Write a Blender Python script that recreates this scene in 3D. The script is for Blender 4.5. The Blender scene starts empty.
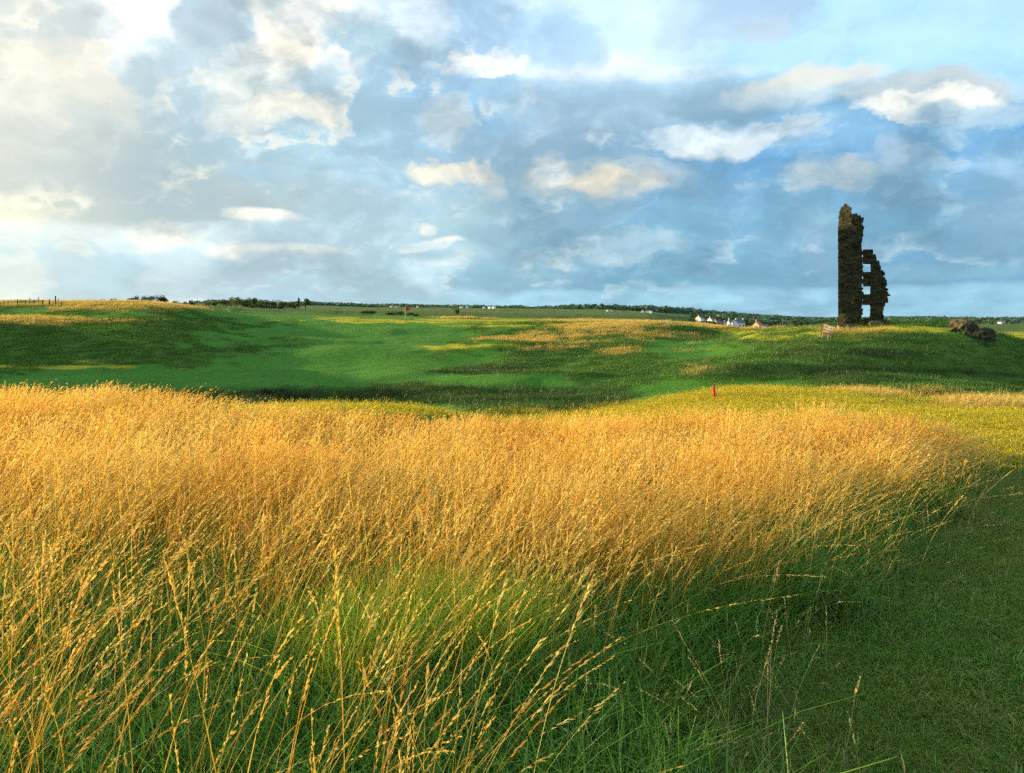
import bpy, bmesh, math, random
import numpy as np
from mathutils import Vector, Matrix

R = math.radians
random.seed(7)
rng = np.random.default_rng(11)
scene = bpy.context.scene
COL = scene.collection

# ------------------------------------------------------------------ camera, light, exposure
EYE, F, HY, CX = 1.65, 800.0, 316.0, 512.0
cam_d = bpy.data.cameras.new('camera')
cam_d.sensor_width = 36.0
cam_d.lens = F / 1024.0 * 36.0
cam_d.shift_y = -(386.5 - HY) / 1024.0
cam_d.clip_start, cam_d.clip_end = 0.05, 20000.0
cam = bpy.data.objects.new('camera', cam_d)
COL.objects.link(cam)
cam.location = (0, 0, EYE)
cam.rotation_euler = (R(90), 0, 0)
scene.camera = cam

SUN_AZ, SUN_EL = 69.0, 7.5           # degrees left of the view axis, above the horizon
sd = Vector((-math.sin(R(SUN_AZ)) * math.cos(R(SUN_EL)), math.cos(R(SUN_AZ)) * math.cos(R(SUN_EL)), math.sin(R(SUN_EL))))
sun_d = bpy.data.lights.new('sun', 'SUN')
sun_d.energy, sun_d.angle, sun_d.color = 5.0, R(0.6), (1.0, 0.80, 0.42)
sun = bpy.data.objects.new('sun', sun_d)
COL.objects.link(sun)
sun.rotation_euler = sd.to_track_quat('Z', 'Y').to_euler()
sun.location = sd * 50

scene.view_settings.view_transform = 'Standard'
scene.view_settings.look = 'None'
scene.view_settings.exposure = 0.92
scene.view_settings.gamma = 1.0
scene.render.engine = 'CYCLES'
cy = scene.cycles
cy.use_adaptive_sampling, cy.adaptive_threshold, cy.adaptive_min_samples = True, 0.05, 16
cy.max_bounces, cy.diffuse_bounces, cy.glossy_bounces, cy.transmission_bounces = 4, 2, 1, 3
cy.transparent_max_bounces = 4
cy.use_denoising = False
cy.sample_clamp_indirect = 6.0


def lin(c):
    c = c / 255.0
    return c / 12.92 if c <= 0.04045 else ((c + 0.055) / 1.055) ** 2.4


def srgb(r, g, b):
    return (lin(r), lin(g), lin(b), 1.0)


class NT:
    """small helper round a node tree"""
    def __init__(self, tree):
        self.t = tree
        tree.nodes.clear()

    def n(self, kind, **kw):
        nd = self.t.nodes.new(kind)
        for k, v in kw.items():
            if k == 'i':
                for a, b in v.items():
                    nd.inputs[a].default_value = b
            else:
                setattr(nd, k, v)
        return nd

    def l(self, a, b):
        self.t.links.new(a, b)

    def math(self, op, a, b=None, c=None, clamp=False):
        nd = self.n('ShaderNodeMath', operation=op, use_clamp=clamp)
        for k, v in enumerate((a, b, c)):
            if v is None:
                continue
            if isinstance(v, (int, float)):
                nd.inputs[k].default_value = v
            else:
                self.l(v, nd.inputs[k])
        return nd.outputs[0]

    def mixc(self, fac, a, b, blend='MIX'):
        nd = self.n('ShaderNodeMix', data_type='RGBA', blend_type=blend)
        for k, v in ((0, fac), (6, a), (7, b)):
            if isinstance(v, (int, float)):
                nd.inputs[k].default_value = v
            elif isinstance(v, (tuple, list)):
                nd.inputs[k].default_value = v
            else:
                self.l(v, nd.inputs[k])
        return nd.outputs[2]

    def smooth(self, v, lo, hi, to0=0.0, to1=1.0):
        nd = self.n('ShaderNodeMapRange', interpolation_type='SMOOTHSTEP')
        self.l(v, nd.inputs[0])
        for k, x in ((1, lo), (2, hi), (3, to0), (4, to1)):
            nd.inputs[k].default_value = x
        return nd.outputs[0]


# ------------------------------------------------------------------ sky: Nishita air with banks of cloud laid over it by direction
world = bpy.data.worlds.new('World')
scene.world = world
world.use_nodes = True
world.cycles.sampling_method = 'MANUAL'
world.cycles.sample_map_resolution = 512
W = NT(world.node_tree)
tc = W.n('ShaderNodeTexCoord')
sep = W.n('ShaderNodeSeparateXYZ')
W.l(tc.outputs['Generated'], sep.inputs[0])
X, Y, Z = sep.outputs
az = W.math('ARCTAN2', X, Y)
hyp = W.math('SQRT', W.math('ADD', W.math('MULTIPLY', X, X), W.math('MULTIPLY', Y, Y)))
el = W.math('DIVIDE', Z, W.math('MAXIMUM', hyp, 0.05))
# sky coordinates: 8 units per radian of azimuth, 8 units per unit of slope
P = W.n('ShaderNodeCombineXYZ')
W.l(W.math('MULTIPLY', az, 8.0), P.inputs[0])
W.l(W.math('MULTIPLY', W.math('MINIMUM', el, 3.0), 8.0), P.inputs[1])
P = P.outputs[0]


def wnoise(vec, scale, detail, rough=0.55, lac=2.0, stretch=(1, 1, 1), off=(0, 0, 0)):
    mp = W.n('ShaderNodeMapping')
    mp.inputs['Location'].default_value = off
    mp.inputs['Scale'].default_value = stretch
    W.l(vec, mp.inputs[0])
    nz = W.n('ShaderNodeTexNoise', noise_dimensions='3D')
    nz.inputs['Scale'].default_value = scale
    nz.inputs['Detail'].default_value = detail
    nz.inputs['Roughness'].default_value = rough
    nz.inputs['Lacunarity'].default_value = lac
    W.l(mp.outputs[0], nz.inputs['Vector'])
    return nz


def vadd(a, b, s):
    m = W.n('ShaderNodeVectorMath', operation='MULTIPLY_ADD')
    W.l(b, m.inputs[0])
    m.inputs[1].default_value = s
    W.l(a, m.inputs[2])
    return m.outputs[0]


def centred(nz):
    s = W.n('ShaderNodeVectorMath', operation='SUBTRACT')
    W.l(nz.outputs['Color'], s.inputs[0])
    s.inputs[1].default_value = (0.5, 0.5, 0.5)
    return s.outputs[0]


def wvor(vec, scale, detail, rough=0.55, stretch=(1, 1, 1), off=(0, 0, 0)):
    mp = W.n('ShaderNodeMapping')
    mp.inputs['Location'].default_value = off
    mp.inputs['Scale'].default_value = stretch
    W.l(vec, mp.inputs[0])
    nz = W.n('ShaderNodeTexVoronoi', voronoi_dimensions='2D', feature='SMOOTH_F1')
    nz.inputs['Scale'].default_value = scale
    nz.inputs['Detail'].default_value = detail
    nz.inputs['Roughness'].default_value = rough
    nz.inputs['Smoothness'].default_value = .35
    nz.normalize = True
    W.l(mp.outputs[0], nz.inputs['Vector'])
    return nz


warp = centred(wnoise(P, 0.9, 3, 0.5, stretch=(1, 1.3, 1)))
fine = centred(wnoise(P, 3.6, 7, 0.6, stretch=(1, 1.3, 1), off=(3, 7, 1)))
PW = vadd(vadd(P, warp, (1.1, 0.7, 0)), fine, (0.45, 0.34, 0))          # billowy edges
PF = vadd(P, fine, (0.16, 0.13, 0))
PH = vadd(vadd(P, warp, (0.9, 0.13, 0)), fine, (0.35, 0.06, 0))         # streaky, flat-based clouds


def heap(scale, off, vor=.5, det=8):
    """cauliflower heaps: rounded cells at several sizes over soft noise"""
    o_ = off
    vo = wvor(PB, scale * 1.15, 3.0, 0.55, (1, 1.1, 1), o_)
    no = wnoise(PB, scale, det, 0.58, stretch=(1, 1.12, 1), off=o_)
    return W.math('MULTIPLY_ADD', vo.outputs['Distance'], -vor, no.outputs[0])


# heaps get flatter and smaller towards the horizon
Q = W.n('ShaderNodeCombineXYZ')
W.l(W.math('MULTIPLY', az, 8.0), Q.inputs[0])
W.l(W.math('MULTIPLY_ADD', W.math('LOGARITHM', W.math('MULTIPLY_ADD', W.math('MAXIMUM', el, -0.02), 33.0, 1.0), math.e), .55, W.math('MULTIPLY', W.math('MINIMUM', el, 3.0), 8.0)), Q.inputs[1])
Q = Q.outputs[0]
PB = vadd(vadd(Q, warp, (0.5, 0.45, 0)), fine, (0.20, 0.19, 0))
h1, h1b = heap(0.62, (0, 0, 0), .45, 6), heap(0.62, (0.18, -0.24, 0), .45, 6)
h2, h2b = heap(1.9, (5, 3, 0), .30, 7), heap(1.9, (5.10, 2.90, 0), .30, 7)
r1 = W.math('SUBTRACT', h1, h1b)
r2 = W.math('SUBTRACT', h2, h2b)
bil = W.math('MULTIPLY_ADD', h1, 1.0, .22)
gate = W.smooth(wnoise(P, 0.6, 3, .5, stretch=(1, 1.2, 1), off=(11, 2, 3)).outputs[0], .36, .62, .35, 1.0)
thick = W.math('SUBTRACT', 0.46, wnoise(PB, 0.62, 10, .58, stretch=(1, 1.1, 1), off=(2, 9, 5)).outputs[0])
relief = W.math('ADD', W.math('MULTIPLY', W.math('MULTIPLY', r2, gate), 0.45), W.math('ADD', W.math('MULTIPLY', r1, .45), W.math('MULTIPLY', thick, .70)))
ns = wnoise(PH, 1.4, 8, 0.58, stretch=(0.6, 3.2, 1), off=(9, 2, 4))

sky = W.n('ShaderNodeTexSky', sky_type='NISHITA', sun_disc=False)
sky.sun_elevation, sky.sun_rotation = R(SUN_EL), R(-SUN_AZ)
sky.air_density, sky.dust_density, sky.ozone_density = 1.0, 0.6, 2.5


def px2uv(x, y):
    a = math.atan((x - CX) / F)
    return a * 8.0, (HY - y) / F * math.cos(a) * 8.0


# base cloud tone everywhere: pale near the horizon, blue grey above
base = W.mixc(W.smooth(el, 0.0, 0.11), srgb(170, 208, 221), srgb(178, 205, 219))
base = W.mixc(W.smooth(az, -0.15, 0.42), base, srgb(120, 166, 192))
base = W.mixc(W.smooth(el, 0.03, 0.0, 0, 0.8), base, srgb(164, 207, 222))
# x, y, rx, ry, rotation, colour, opacity, softness, kind (0 billow, 1 streak), noise
B = [
 # clear, pale air top right and top middle
 (860, 40, 330, 90, 0, (182, 226, 250), 1.0, .45, 0, .1),
 (600, 30, 130, 50, 0, (212, 236, 251), .95, .6, 0, .2),
 (1010, 95, 90, 40, 0, (176, 221, 246), .8, .6, 0, .1),
 (560, 62, 90, 14, 2, (240, 247, 250), .8, .6, 1, .3),
 (640, 72, 110, 8, 3, (235, 244, 250), .6, .8, 1, .3),
 (548, 40, 45, 20, 8, (178, 214, 240), .9, .7, 0, .5),
 (740, 12, 55, 26, 0, (176, 203, 228), .75, .9, 0, .5),
 (750, 30, 22, 14, 0, (200, 214, 226), .6, .9, 0, .3),
 # the great blue grey bank across the middle and right
 (600, 155, 215, 74, 0, (152, 181, 200), .95, .40, 0, .5),
 (880, 190, 260, 82, 3, (118, 162, 195), 1.0, .22, 0, .35),
 (960, 148, 190, 30, 2, (98, 157, 203), .95, .5, 0, .25),
 (820, 128, 140, 22, 3, (134, 180, 214), .8, .7, 1, .3),
 (930, 250, 230, 50, 0, (112, 165, 196), .9, .7, 1, .3),
 (640, 262, 190, 32, 0, (112, 163, 190), .95, .6, 0, .35),
 (720, 235, 150, 30, 0, (124, 172, 202), .8, .8, 0, .4),
 (520, 225, 80, 52, 0, (150, 186, 201), .7, .8, 0, .4),
 (500, 277, 70, 15, 0, (130, 172, 191), .9, .6, 1, .3),
 (640, 108, 70, 18, 2, (166, 196, 216), .9, .6, 0, .5),
 # cream light breaking through, middle
 (738, 136, 56, 13, -4, (226, 229, 222), .65, .9, 0, 1.5),
 (690, 132, 40, 9, 0, (232, 240, 240), .7, .6, 0, .5),
 (610, 178, 74, 20, 0, (200, 209, 206), .75, .9, 0, .9),
 (586, 177, 26, 13, 0, (255, 236, 196), .9, .9, 0, .9),
 (545, 172, 13, 15, 20, (226, 222, 208), .5, .7, 0, .8),
 (633, 182, 22, 12, 0, (226, 216, 194), .7, .8, 0, .5),
 (642, 248, 40, 11, 0, (178, 203, 212), .6, .6, 0, 1.0),
 (612, 258, 26, 7, 0, (176, 205, 216), .7, .6, 1, .4),
 (810, 86, 66, 12, -2, (228, 226, 214), .9, .5, 0, .35),
 (785, 98, 60, 10, 0, (206, 224, 228), .7, .7, 1, .3),
 (925, 96, 60, 15, 2, (198, 208, 210), .95, .5, 0, .4),
 (925, 110, 44, 12, 0, (254, 250, 236), .9, .5, 0, 1.2),
 (985, 116, 50, 9, 0, (178, 205, 222), .8, .7, 0, .3),
 (840, 178, 34, 17, 10, (190, 200, 198), .8, .7, 0, .5),
 (905, 182, 36, 26, 20, (176, 192, 198), .7, .8, 0, .5),
 (1010, 190, 46, 44, 0, (136, 181, 213), .95, .4, 0, .5),
 (1002, 172, 22, 16, 0, (160, 197, 220), .6, .8, 0, .5),
 (905, 222, 60, 40, 0, (116, 170, 208), .7, .9, 0, .4),
 (1005, 225, 36, 26, 0, (150, 186, 206), .5, .9, 0, .5),
 (820, 238, 22, 22, 0, (150, 190, 208), .6, .9, 0, .5),
 (950, 292, 150, 7, 0, (152, 196, 214), .7, .8, 1, .5),
 (780, 300, 260, 12, 0, (148, 199, 221), .8, .6, 1, .2),
 (960, 270, 100, 6, 0, (138, 184, 204), .6, .8, 1, .6),
 (600, 301, 180, 10, 0, (158, 206, 224), .8, .6, 1, .2),
 # blue middle-left bank
 (420, 95, 86, 62, 0, (160, 196, 219), .95, .5, 0, .5),
 (470, 20, 46, 24, 10, (166, 201, 230), .9, .6, 0, .5),
 (412, 12, 34, 26, 0, (222, 238, 249), .9, .6, 0, .5),
 (470, 52, 34, 11, -4, (252, 251, 248), .85, .6, 0, 1.2),
 (495, 62, 36, 8, -8, (245, 250, 253), .9, .5, 0, .5),
 (440, 78, 30, 26, 30, (146, 186, 216), .8, .8, 0, .5),
 (484, 120, 20, 24, 0, (142, 190, 224), .8, .8, 0, .5),
 (505, 110, 26, 30, 0, (160, 196, 220), .6, .9, 0, .4),
 (442, 122, 20, 24, 30, (222, 224, 214), .6, .9, 0, .9),
 (448, 172, 44, 11, -5, (250, 236, 206), .85, .6, 0, 1.1),
 (492, 180, 16, 18, 0, (222, 220, 205), .7, .8, 0, .6),
 (384, 184, 30, 11, 0, (148, 185, 203), .8, .8, 0, .4),
 (424, 218, 12, 13, 0, (150, 184, 212), .8, .7, 0, .4),
 (455, 220, 50, 40, 0, (166, 196, 206), .6, .9, 0, .5),
 # brilliant gap at the top left, grey heaps round it
 (300, 26, 72, 50, 0, (255, 251, 242), 1.0, .35, 0, .6),
 (292, 38, 26, 22, 0, (248, 234, 205), .7, .9, 0, .5),
 (116, 26, 70, 50, -20, (255, 255, 253), 1.0, .30, 0, .5),
 (14, 20, 62, 42, 0, (184, 199, 208), 1.0, .4, 0, .45),
 (205, 14, 34, 36, 0, (178, 198, 208), 1.0, .4, 0, .5),
 (182, 98, 84, 42, -8, (182, 205, 213), 1.0, .35, 0, .6),
 (240, 12, 9, 9, 0, (200, 226, 240), .8, .7, 0, .4),
 (93, 76, 8, 15, 10, (168, 204, 226), .8, .7, 0, .3),
 (361, 34, 32, 22, 0, (172, 203, 218), .95, .5, 0, .5),
 (343, 50, 12, 12, 0, (250, 250, 246), .9, .5, 0, .5),
 (320, 75, 34, 20, 0, (196, 218, 228), .8, .8, 0, .5),
 # big grey cloud with the warm shoulder at the left edge
 (110, 165, 190, 58, 0, (182, 198, 201), 1.0, .28, 0, .22),
 (250, 160, 90, 56, 0, (168, 195, 208), .9, .7, 0, .4),
 (340, 130, 60, 52, 0, (162, 197, 213), .8, .8, 0, .4),
 (95, 188, 165, 30, 0, (160, 178, 178), .95, .5, 1, .2),
 (180, 175, 70, 34, 0, (160, 183, 190), .7, .9, 0, .3),
 (58, 86, 52, 34, 12, (248, 238, 216), .95, .45, 0, .9),
 (95, 115, 22, 14, 30, (250, 240, 220), .8, .7, 0, .6),
 (70, 135, 50, 26, 0, (214, 221, 214), .8, .9, 0, .3),
 (-4, 140, 56, 66, 0, (250, 238, 202), .85, .9, 0, .4),
 (78, 148, 62, 40, 0, (203, 213, 208), .9, .5, 0, .6),
 (0, 86, 34, 30, 0, (255, 250, 232), 1.0, .6, 0, .5),
 (245, 82, 30, 40, 10, (238, 238, 226), .75, .8, 0, .8),
 (300, 106, 40, 14, 5, (250, 240, 216), .85, .7, 0, .7),
 (128, 88, 16, 8, 0, (240, 236, 222), .6, .8, 0, .5),
 (262, 192, 24, 16, 0, (152, 192, 218), .8, .8, 0, .5),
 (272, 154, 10, 8, 0, (205, 226, 232), .7, .8, 0, .5),
 # under the cloud base
 (125, 190, 150, 25, 0, (163, 180, 181), .9, .45, 1, .2),
 (40, 234, 90, 12, 0, (212, 226, 229), .7, .7, 1, .4),
 (165, 239, 64, 12, 0, (206, 223, 224), .85, .6, 0, .4),
 (110, 272, 130, 26, 0, (166, 199, 214), .8, .8, 0, .3),
 (255, 216, 40, 6, 0, (252, 246, 228), .95, .6, 1, .5),
 (300, 228, 80, 7, 0, (186, 211, 222), .7, .8, 1, .4),
 (262, 252, 60, 9, 2, (253, 248, 232), .9, .5, 1, 1.3),
 (310, 262, 60, 9, 3, (190, 214, 222), .8, .7, 1, .6),
 (322, 248, 40, 4, 3, (236, 236, 222), .7, .7, 1, .5),
 (252, 283, 70, 24, 0, (168, 202, 218), .95, .5, 0, .4),
 (172, 267, 27, 19, 0, (192, 213, 221), .9, .45, 0, .5),
 (210, 278, 24, 14, 0, (182, 208, 220), .8, .5, 0, .5),
 (88, 252, 18, 9, 0, (212, 222, 220), .8, .6, 0, .5),
 (4, 286, 30, 24, 0, (220, 228, 218), .6, 1, 0, .4),
 (436, 246, 22, 5, -14, (252, 246, 226), .95, .6, 1, .4),
 (428, 232, 10, 5, 0, (232, 232, 222), .8, .7, 1, .5),
 (405, 246, 60, 6, 0, (180, 207, 220), .7, .8, 1, .5),
 (420, 275, 36, 12, 0, (184, 211, 223), .85, .5, 0, .5),
 (360, 285, 60, 14, 0, (172, 206, 220), .7, .7, 0, .4),
]
HI, LO = .50, .50
col = base
for (x, y, rx, ry, rot, c, op, soft, kind, nz) in B:
    u, v = px2uv(x, y)
    mp = W.n('ShaderNodeMapping', vector_type='TEXTURE')
    mp.inputs['Location'].default_value = (u, v, 0)
    mp.inputs['Rotation'].default_value = (0, 0, R(-rot))
    mp.inputs['Scale'].default_value = (rx * 1.35 / 100, ry * 1.35 / 100, 1e3)
    W.l(PH if kind else PW, mp.inputs[0])
    g = W.n('ShaderNodeTexGradient', gradient_type='SPHERICAL')
    W.l(mp.outputs[0], g.inputs[0])
    s = W.math('MULTIPLY_ADD', ns.outputs[0] if kind else bil, nz, g.outputs[1])
    mid = 0.24 + nz * 0.5
    sf = .08 + soft * .38
    m = W.smooth(s, mid - sf, mid + sf, 0.0, op)
    # nothing of the bank survives outside its own ellipse
    m = W.math('MULTIPLY', m, W.math('MULTIPLY', g.outputs[1], 9.0, clamp=True))
    col = W.mixc(m, col, srgb(*c))
# relief of the clouds: heaps lit from the upper left, blue grey in their folds
low = W.smooth(el, 0.0, 0.08, .55, 1.0)
clear = W.math('MULTIPLY', W.smooth(az, -.10, .10), W.smooth(el, .22, .29))
amp = W.math('MULTIPLY', low, W.math('MULTIPLY_ADD', clear, -.8, 1.0))
rl = W.math('MULTIPLY', relief, amp)
hi = W.smooth(rl, 0.035, 0.16, 0, HI)
lo = W.smooth(rl, 0.06, -0.12, 0, LO)
warm = W.mixc(W.smooth(az, -.3, .35), srgb(255, 246, 222), srgb(186, 210, 222))
cold = W.mixc(W.smooth(az, -.5, .2), srgb(152, 170, 177), srgb(92, 132, 156))
cc1 = W.mixc(hi, col, warm)
cc1 = W.mixc(lo, cc1, cold)
# heaps standing in front of one another: a crisp edge, a lit rim towards the sun, a grey body
def heaps(c_, h_, r_, thr, wdt, rim, body):
    t_ = W.math('SUBTRACT', h_, thr)
    on = W.math('MULTIPLY', W.smooth(t_, 0.0, wdt), amp)
    deep = W.smooth(t_, .01, .15)
    lit_ = W.smooth(r_, .015, .10)
    shy = W.math('MULTIPLY_ADD', deep, -1.0, 1.0)
    c_ = W.mixc(W.math('MULTIPLY', W.math('MULTIPLY', on, shy), W.math('MULTIPLY', lit_, rim)), c_, warm)
    return W.mixc(W.math('MULTIPLY', W.math('MULTIPLY', on, deep), body), c_, cold)
cc1 = heaps(cc1, h1, r1, .35, .05, .62, .75)
cc1 = heaps(cc1, h2, r2, .36, .05, .12, .16)
cc1 = W.mixc(W.math('MULTIPLY', W.smooth(az, -.38, -.60, 0, .28), W.smooth(el, .0, .12, .45, 1)), cc1, srgb(255, 243, 208))
st = W.math('MULTIPLY_ADD', W.math('SUBTRACT', ns.outputs[0], 0.5), 0.10, 1.0)
vm = W.n('ShaderNodeVectorMath', operation='SCALE')
W.l(cc1, vm.inputs[0])
W.l(st, vm.inputs['Scale'])
# clouds over the parts of the sky behind and overhead
back = W.mixc(W.smooth(bil, 0.42, 0.62), srgb(150, 196, 226), srgb(196, 212, 222))
front = W.math('MULTIPLY', W.smooth(W.math('ABSOLUTE', az), 1.0, 0.75), W.smooth(el, 0.75, 0.5))
cc = W.mixc(front, back, vm.outputs[0])
bgc = W.n('ShaderNodeBackground')
W.l(cc, bgc.inputs[0])
bgc.inputs[1].default_value = 0.73
bgs = W.n('ShaderNodeBackground')
W.l(sky.outputs[0], bgs.inputs[0])
bgs.inputs[1].default_value = 0.12
mx = W.n('ShaderNodeMixShader')
mx.inputs[0].default_value = 0.95
W.l(bgs.outputs[0], mx.inputs[1])
W.l(bgc.outputs[0], mx.inputs[2])
wo = W.n('ShaderNodeOutputWorld')
W.l(mx.outputs[0], wo.inputs[0])


# ------------------------------------------------------------------ helpers
def tag(o, label=None, cat=None, group=None, kind=None):
    if label: o['label'] = label
    if cat: o['category'] = cat
    if group: o['group'] = group
    if kind: o['kind'] = kind
    return o


def mesh_np(name, verts, faces, colors=None, smooth=False):
    """verts (N,3), faces (M,k) of one size; colors (N,3) linear"""
    me = bpy.data.meshes.new(name)
    verts = np.asarray(verts, dtype=np.float32)
    faces = np.asarray(faces, dtype=np.int32)
    me.vertices.add(len(verts))
    me.vertices.foreach_set('co', verts.ravel())
    k = faces.shape[1]
    me.loops.add(faces.size)
    me.loops.foreach_set('vertex_index', faces.ravel())
    me.polygons.add(len(faces))
    me.polygons.foreach_set('loop_start', np.arange(0, faces.size, k, dtype=np.int32))
    if smooth:
        me.polygons.foreach_set('use_smooth', np.ones(len(faces), dtype=bool))
    me.update(calc_edges=True)
    if colors is not None:
        a = me.color_attributes.new('Col', 'FLOAT_COLOR', 'POINT')
        c4 = np.ones((len(verts), 4), dtype=np.float32)
        c4[:, :colors.shape[1]] = colors
        a.data.foreach_set('color', c4.ravel())
    return me


def link(name, me, mat=None, parent=None):
    o = bpy.data.objects.new(name, me)
    COL.objects.link(o)
    if mat is not None and len(me.materials) == 0:
        me.materials.append(mat)
    if parent is not None:
        o.parent = parent
    return o


def empty(name, loc, rz=0.0):
    o = bpy.data.objects.new(name, None)
    COL.objects.link(o)
    o.location = loc
    o.rotation_euler = (0, 0, rz)
    o.empty_display_size = 0.3
    return o


def copy_tree(o, parent=None):
    c = o.copy()
    COL.objects.link(c)
    if parent is not None:
        c.parent = parent
    for ch in list(o.children):
        copy_tree(ch, c)
    return c


def hash2(ix, iy, seed):
    h = (ix.astype(np.int64) * 374761393 + iy.astype(np.int64) * 668265263 + seed * 1442695041) & 0xffffffff
    h = ((h ^ (h >> 13)) * 1274126177) & 0xffffffff
    h = h ^ (h >> 16)
    return (h & 0xffff) / 65535.0


def vnoise(x, y, seed=0):
    x = np.asarray(x, float); y = np.asarray(y, float)
    ix, iy = np.floor(x), np.floor(y)
    fx, fy = x - ix, y - iy
    fx = fx * fx * fx * (fx * (fx * 6 - 15) + 10)
    fy = fy * fy * fy * (fy * (fy * 6 - 15) + 10)
    a, b = hash2(ix, iy, seed), hash2(ix + 1, iy, seed)
    c, d = hash2(ix, iy + 1, seed), hash2(ix + 1, iy + 1, seed)
    return (a + (b - a) * fx) * (1 - fy) + (c + (d - c) * fx) * fy - 0.5


def fbm(x, y, seed=0, octv=4, gain=0.5):
    s, a, k = 0, 1.0, 1.0
    for o in range(octv):
        s = s + a * vnoise(x * k, y * k, seed + o * 17)
        a *= gain; k *= 2.03
    return s


def sstep(x, a, b):
    t = np.clip((x - a) / (b - a), 0, 1)
    return t * t * (3 - 2 * t)


# ------------------------------------------------------------------ lie of the land
PXC = np.array([-1200, -500, -150, 0, 128, 256, 384, 512, 640, 704, 768, 832, 896, 960, 1024, 1250, 1900], float)
ROWS = [  # distance, then the height the eye sees the ground at for the twelve middle columns
 (18,  421, 425, 432, 438, 438, 434, 432, 430, 430, 430, 430, 432),
 (24,  424, 420, 413, 417, 425, 421, 414, 411, 413, 417, 420, 421),
 (30,  424, 420, 409, 412, 424, 410, 402, 398, 401, 407, 411, 413),
 (36,  423, 418, 412, 416, 422, 410, 400, 396, 399, 404, 407, 409),
 (42,  410, 409, 408, 413, 413, 400, 396, 394, 397, 400, 402, 404),
 (50,  393, 397, 401, 405, 404, 392, 388, 386, 389, 391, 393, 395),
 (56,  383, 388, 394, 398, 396, 384, 380, 376, 378, 381, 384, 388),
 (62,  375, 379, 385, 390, 387, 377, 372, 364, 350, 347, 349, 368),
 (68,  368, 372, 378, 381, 378, 370, 366, 349, 333, 331, 331, 350),
 (75,  361, 364, 371, 371, 368, 360, 357, 339, 329, 327, 328, 344),
 (85,  340, 345, 357, 358, 354, 345, 346, 334, 328, 328, 332, 346),
 (95,  320, 327, 346, 347, 343, 334, 338, 331, 328, 330, 334, 344),
 (108, 318, 314, 334, 336, 333, 323, 330, 331, 330, 333, 336, 341),
 (120, 307, 304, 325, 327, 327, 323, 327, 333, 334, 336, 337, 338),
 (135, 302, 302, 317, 319, 321, 323, 326, 336, 337, 338, 337, 335),
 (160, 303, 303, 313, 317, 319, 321, 325, 338, 338, 337, 335, 333),
 (220, 304, 304, 310, 314, 317, 319, 323, 336, 336, 333, 331, 330),
 (300, 304, 304, 309, 312.5, 315, 317, 324, 334, 333, 331, 328, 328),
 (500, 304, 304.5, 308, 311, 313, 316, 324, 331, 328, 327, 326, 326),
 (800, 304.5, 304.5, 306.5, 310, 311.5, 314.5, 323, 327, 325, 324, 324, 324),
 (1500, 304, 304, 305, 308, 309.5, 311.5, 315, 320, 321, 321, 321, 321),
 (2500, 303, 303.5, 304, 306.5, 308, 310, 312.5, 317, 319, 319, 319, 319),
 (4000, 301.5, 303, 303.5, 305.5, 307.5, 309.5, 312, 315.5, 317.5, 318, 318, 318),
 (7000, 303, 304, 304.5, 306, 308, 310, 313, 316, 317.5, 315.3, 317.5, 318),
]
TD, TZ = [], []
first = np.array(ROWS[0][1:])
bonus = (433 - first) * 18 / F
for d in (1.0, 4.0, 8.0, 13.0):
    TD.append(d)
    zz = -0.055 * d + bonus * (d / 18.0) ** 2
    TZ.append(np.concatenate(([zz[0] + .02 * d] * 2, [zz[0]], zz, [zz[-1]] * 2)))
for r in ROWS:
    d = r[0]
    zz = EYE - (np.array(r[1:]) - HY) * d / F
    TD.append(d)
    L = zz[0]
    shade_dune = 11.0 * math.exp(-((math.log(d) - math.log(86)) / 0.27) ** 2)  # unseen dune off to the left, added to shade the valley
    TZ.append(np.concatenate(([L + shade_dune * 1.2, L + shade_dune, L + shade_dune * .42], zz, [zz[-1], zz[-1]])))
TD = np.log(np.array(TD)); TZ = np.array(TZ)


def pchip(x, y, xi):
    """monotone cubic along axis 0 of y"""
    h = np.diff(x)[:, None]
    dl = np.diff(y, axis=0) / h
    m = np.zeros_like(y)
    same = dl[:-1] * dl[1:] > 0
    w1 = 2 * h[1:] + h[:-1]; w2 = h[1:] + 2 * h[:-1]
    with np.errstate(divide='ignore', invalid='ignore'):
        mm = (w1 + w2) / (w1 / dl[:-1] + w2 / dl[1:])
    m[1:-1] = np.where(same, mm, 0)
    m[0], m[-1] = dl[0], dl[-1]
    k = np.clip(np.searchsorted(x, xi) - 1, 0, len(x) - 2)
    hh = (x[k + 1] - x[k])[:, None]
    t = ((xi - x[k])[:, None] / hh)
    return (y[k] * (1 + 2 * t) * (1 - t) ** 2 + m[k] * hh * t * (1 - t) ** 2
            + y[k + 1] * t * t * (3 - 2 * t) + m[k + 1] * hh * t * t * (t - 1))


GD = np.linspace(TD[0], TD[-1], 700)
GP = np.linspace(PXC[0], PXC[-1], 700)
G1 = pchip(TD, TZ, GD)
G = pchip(PXC, G1.T.copy(), GP).T.copy()


def wx(px, d):
    return (px - CX) / F * d


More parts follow.
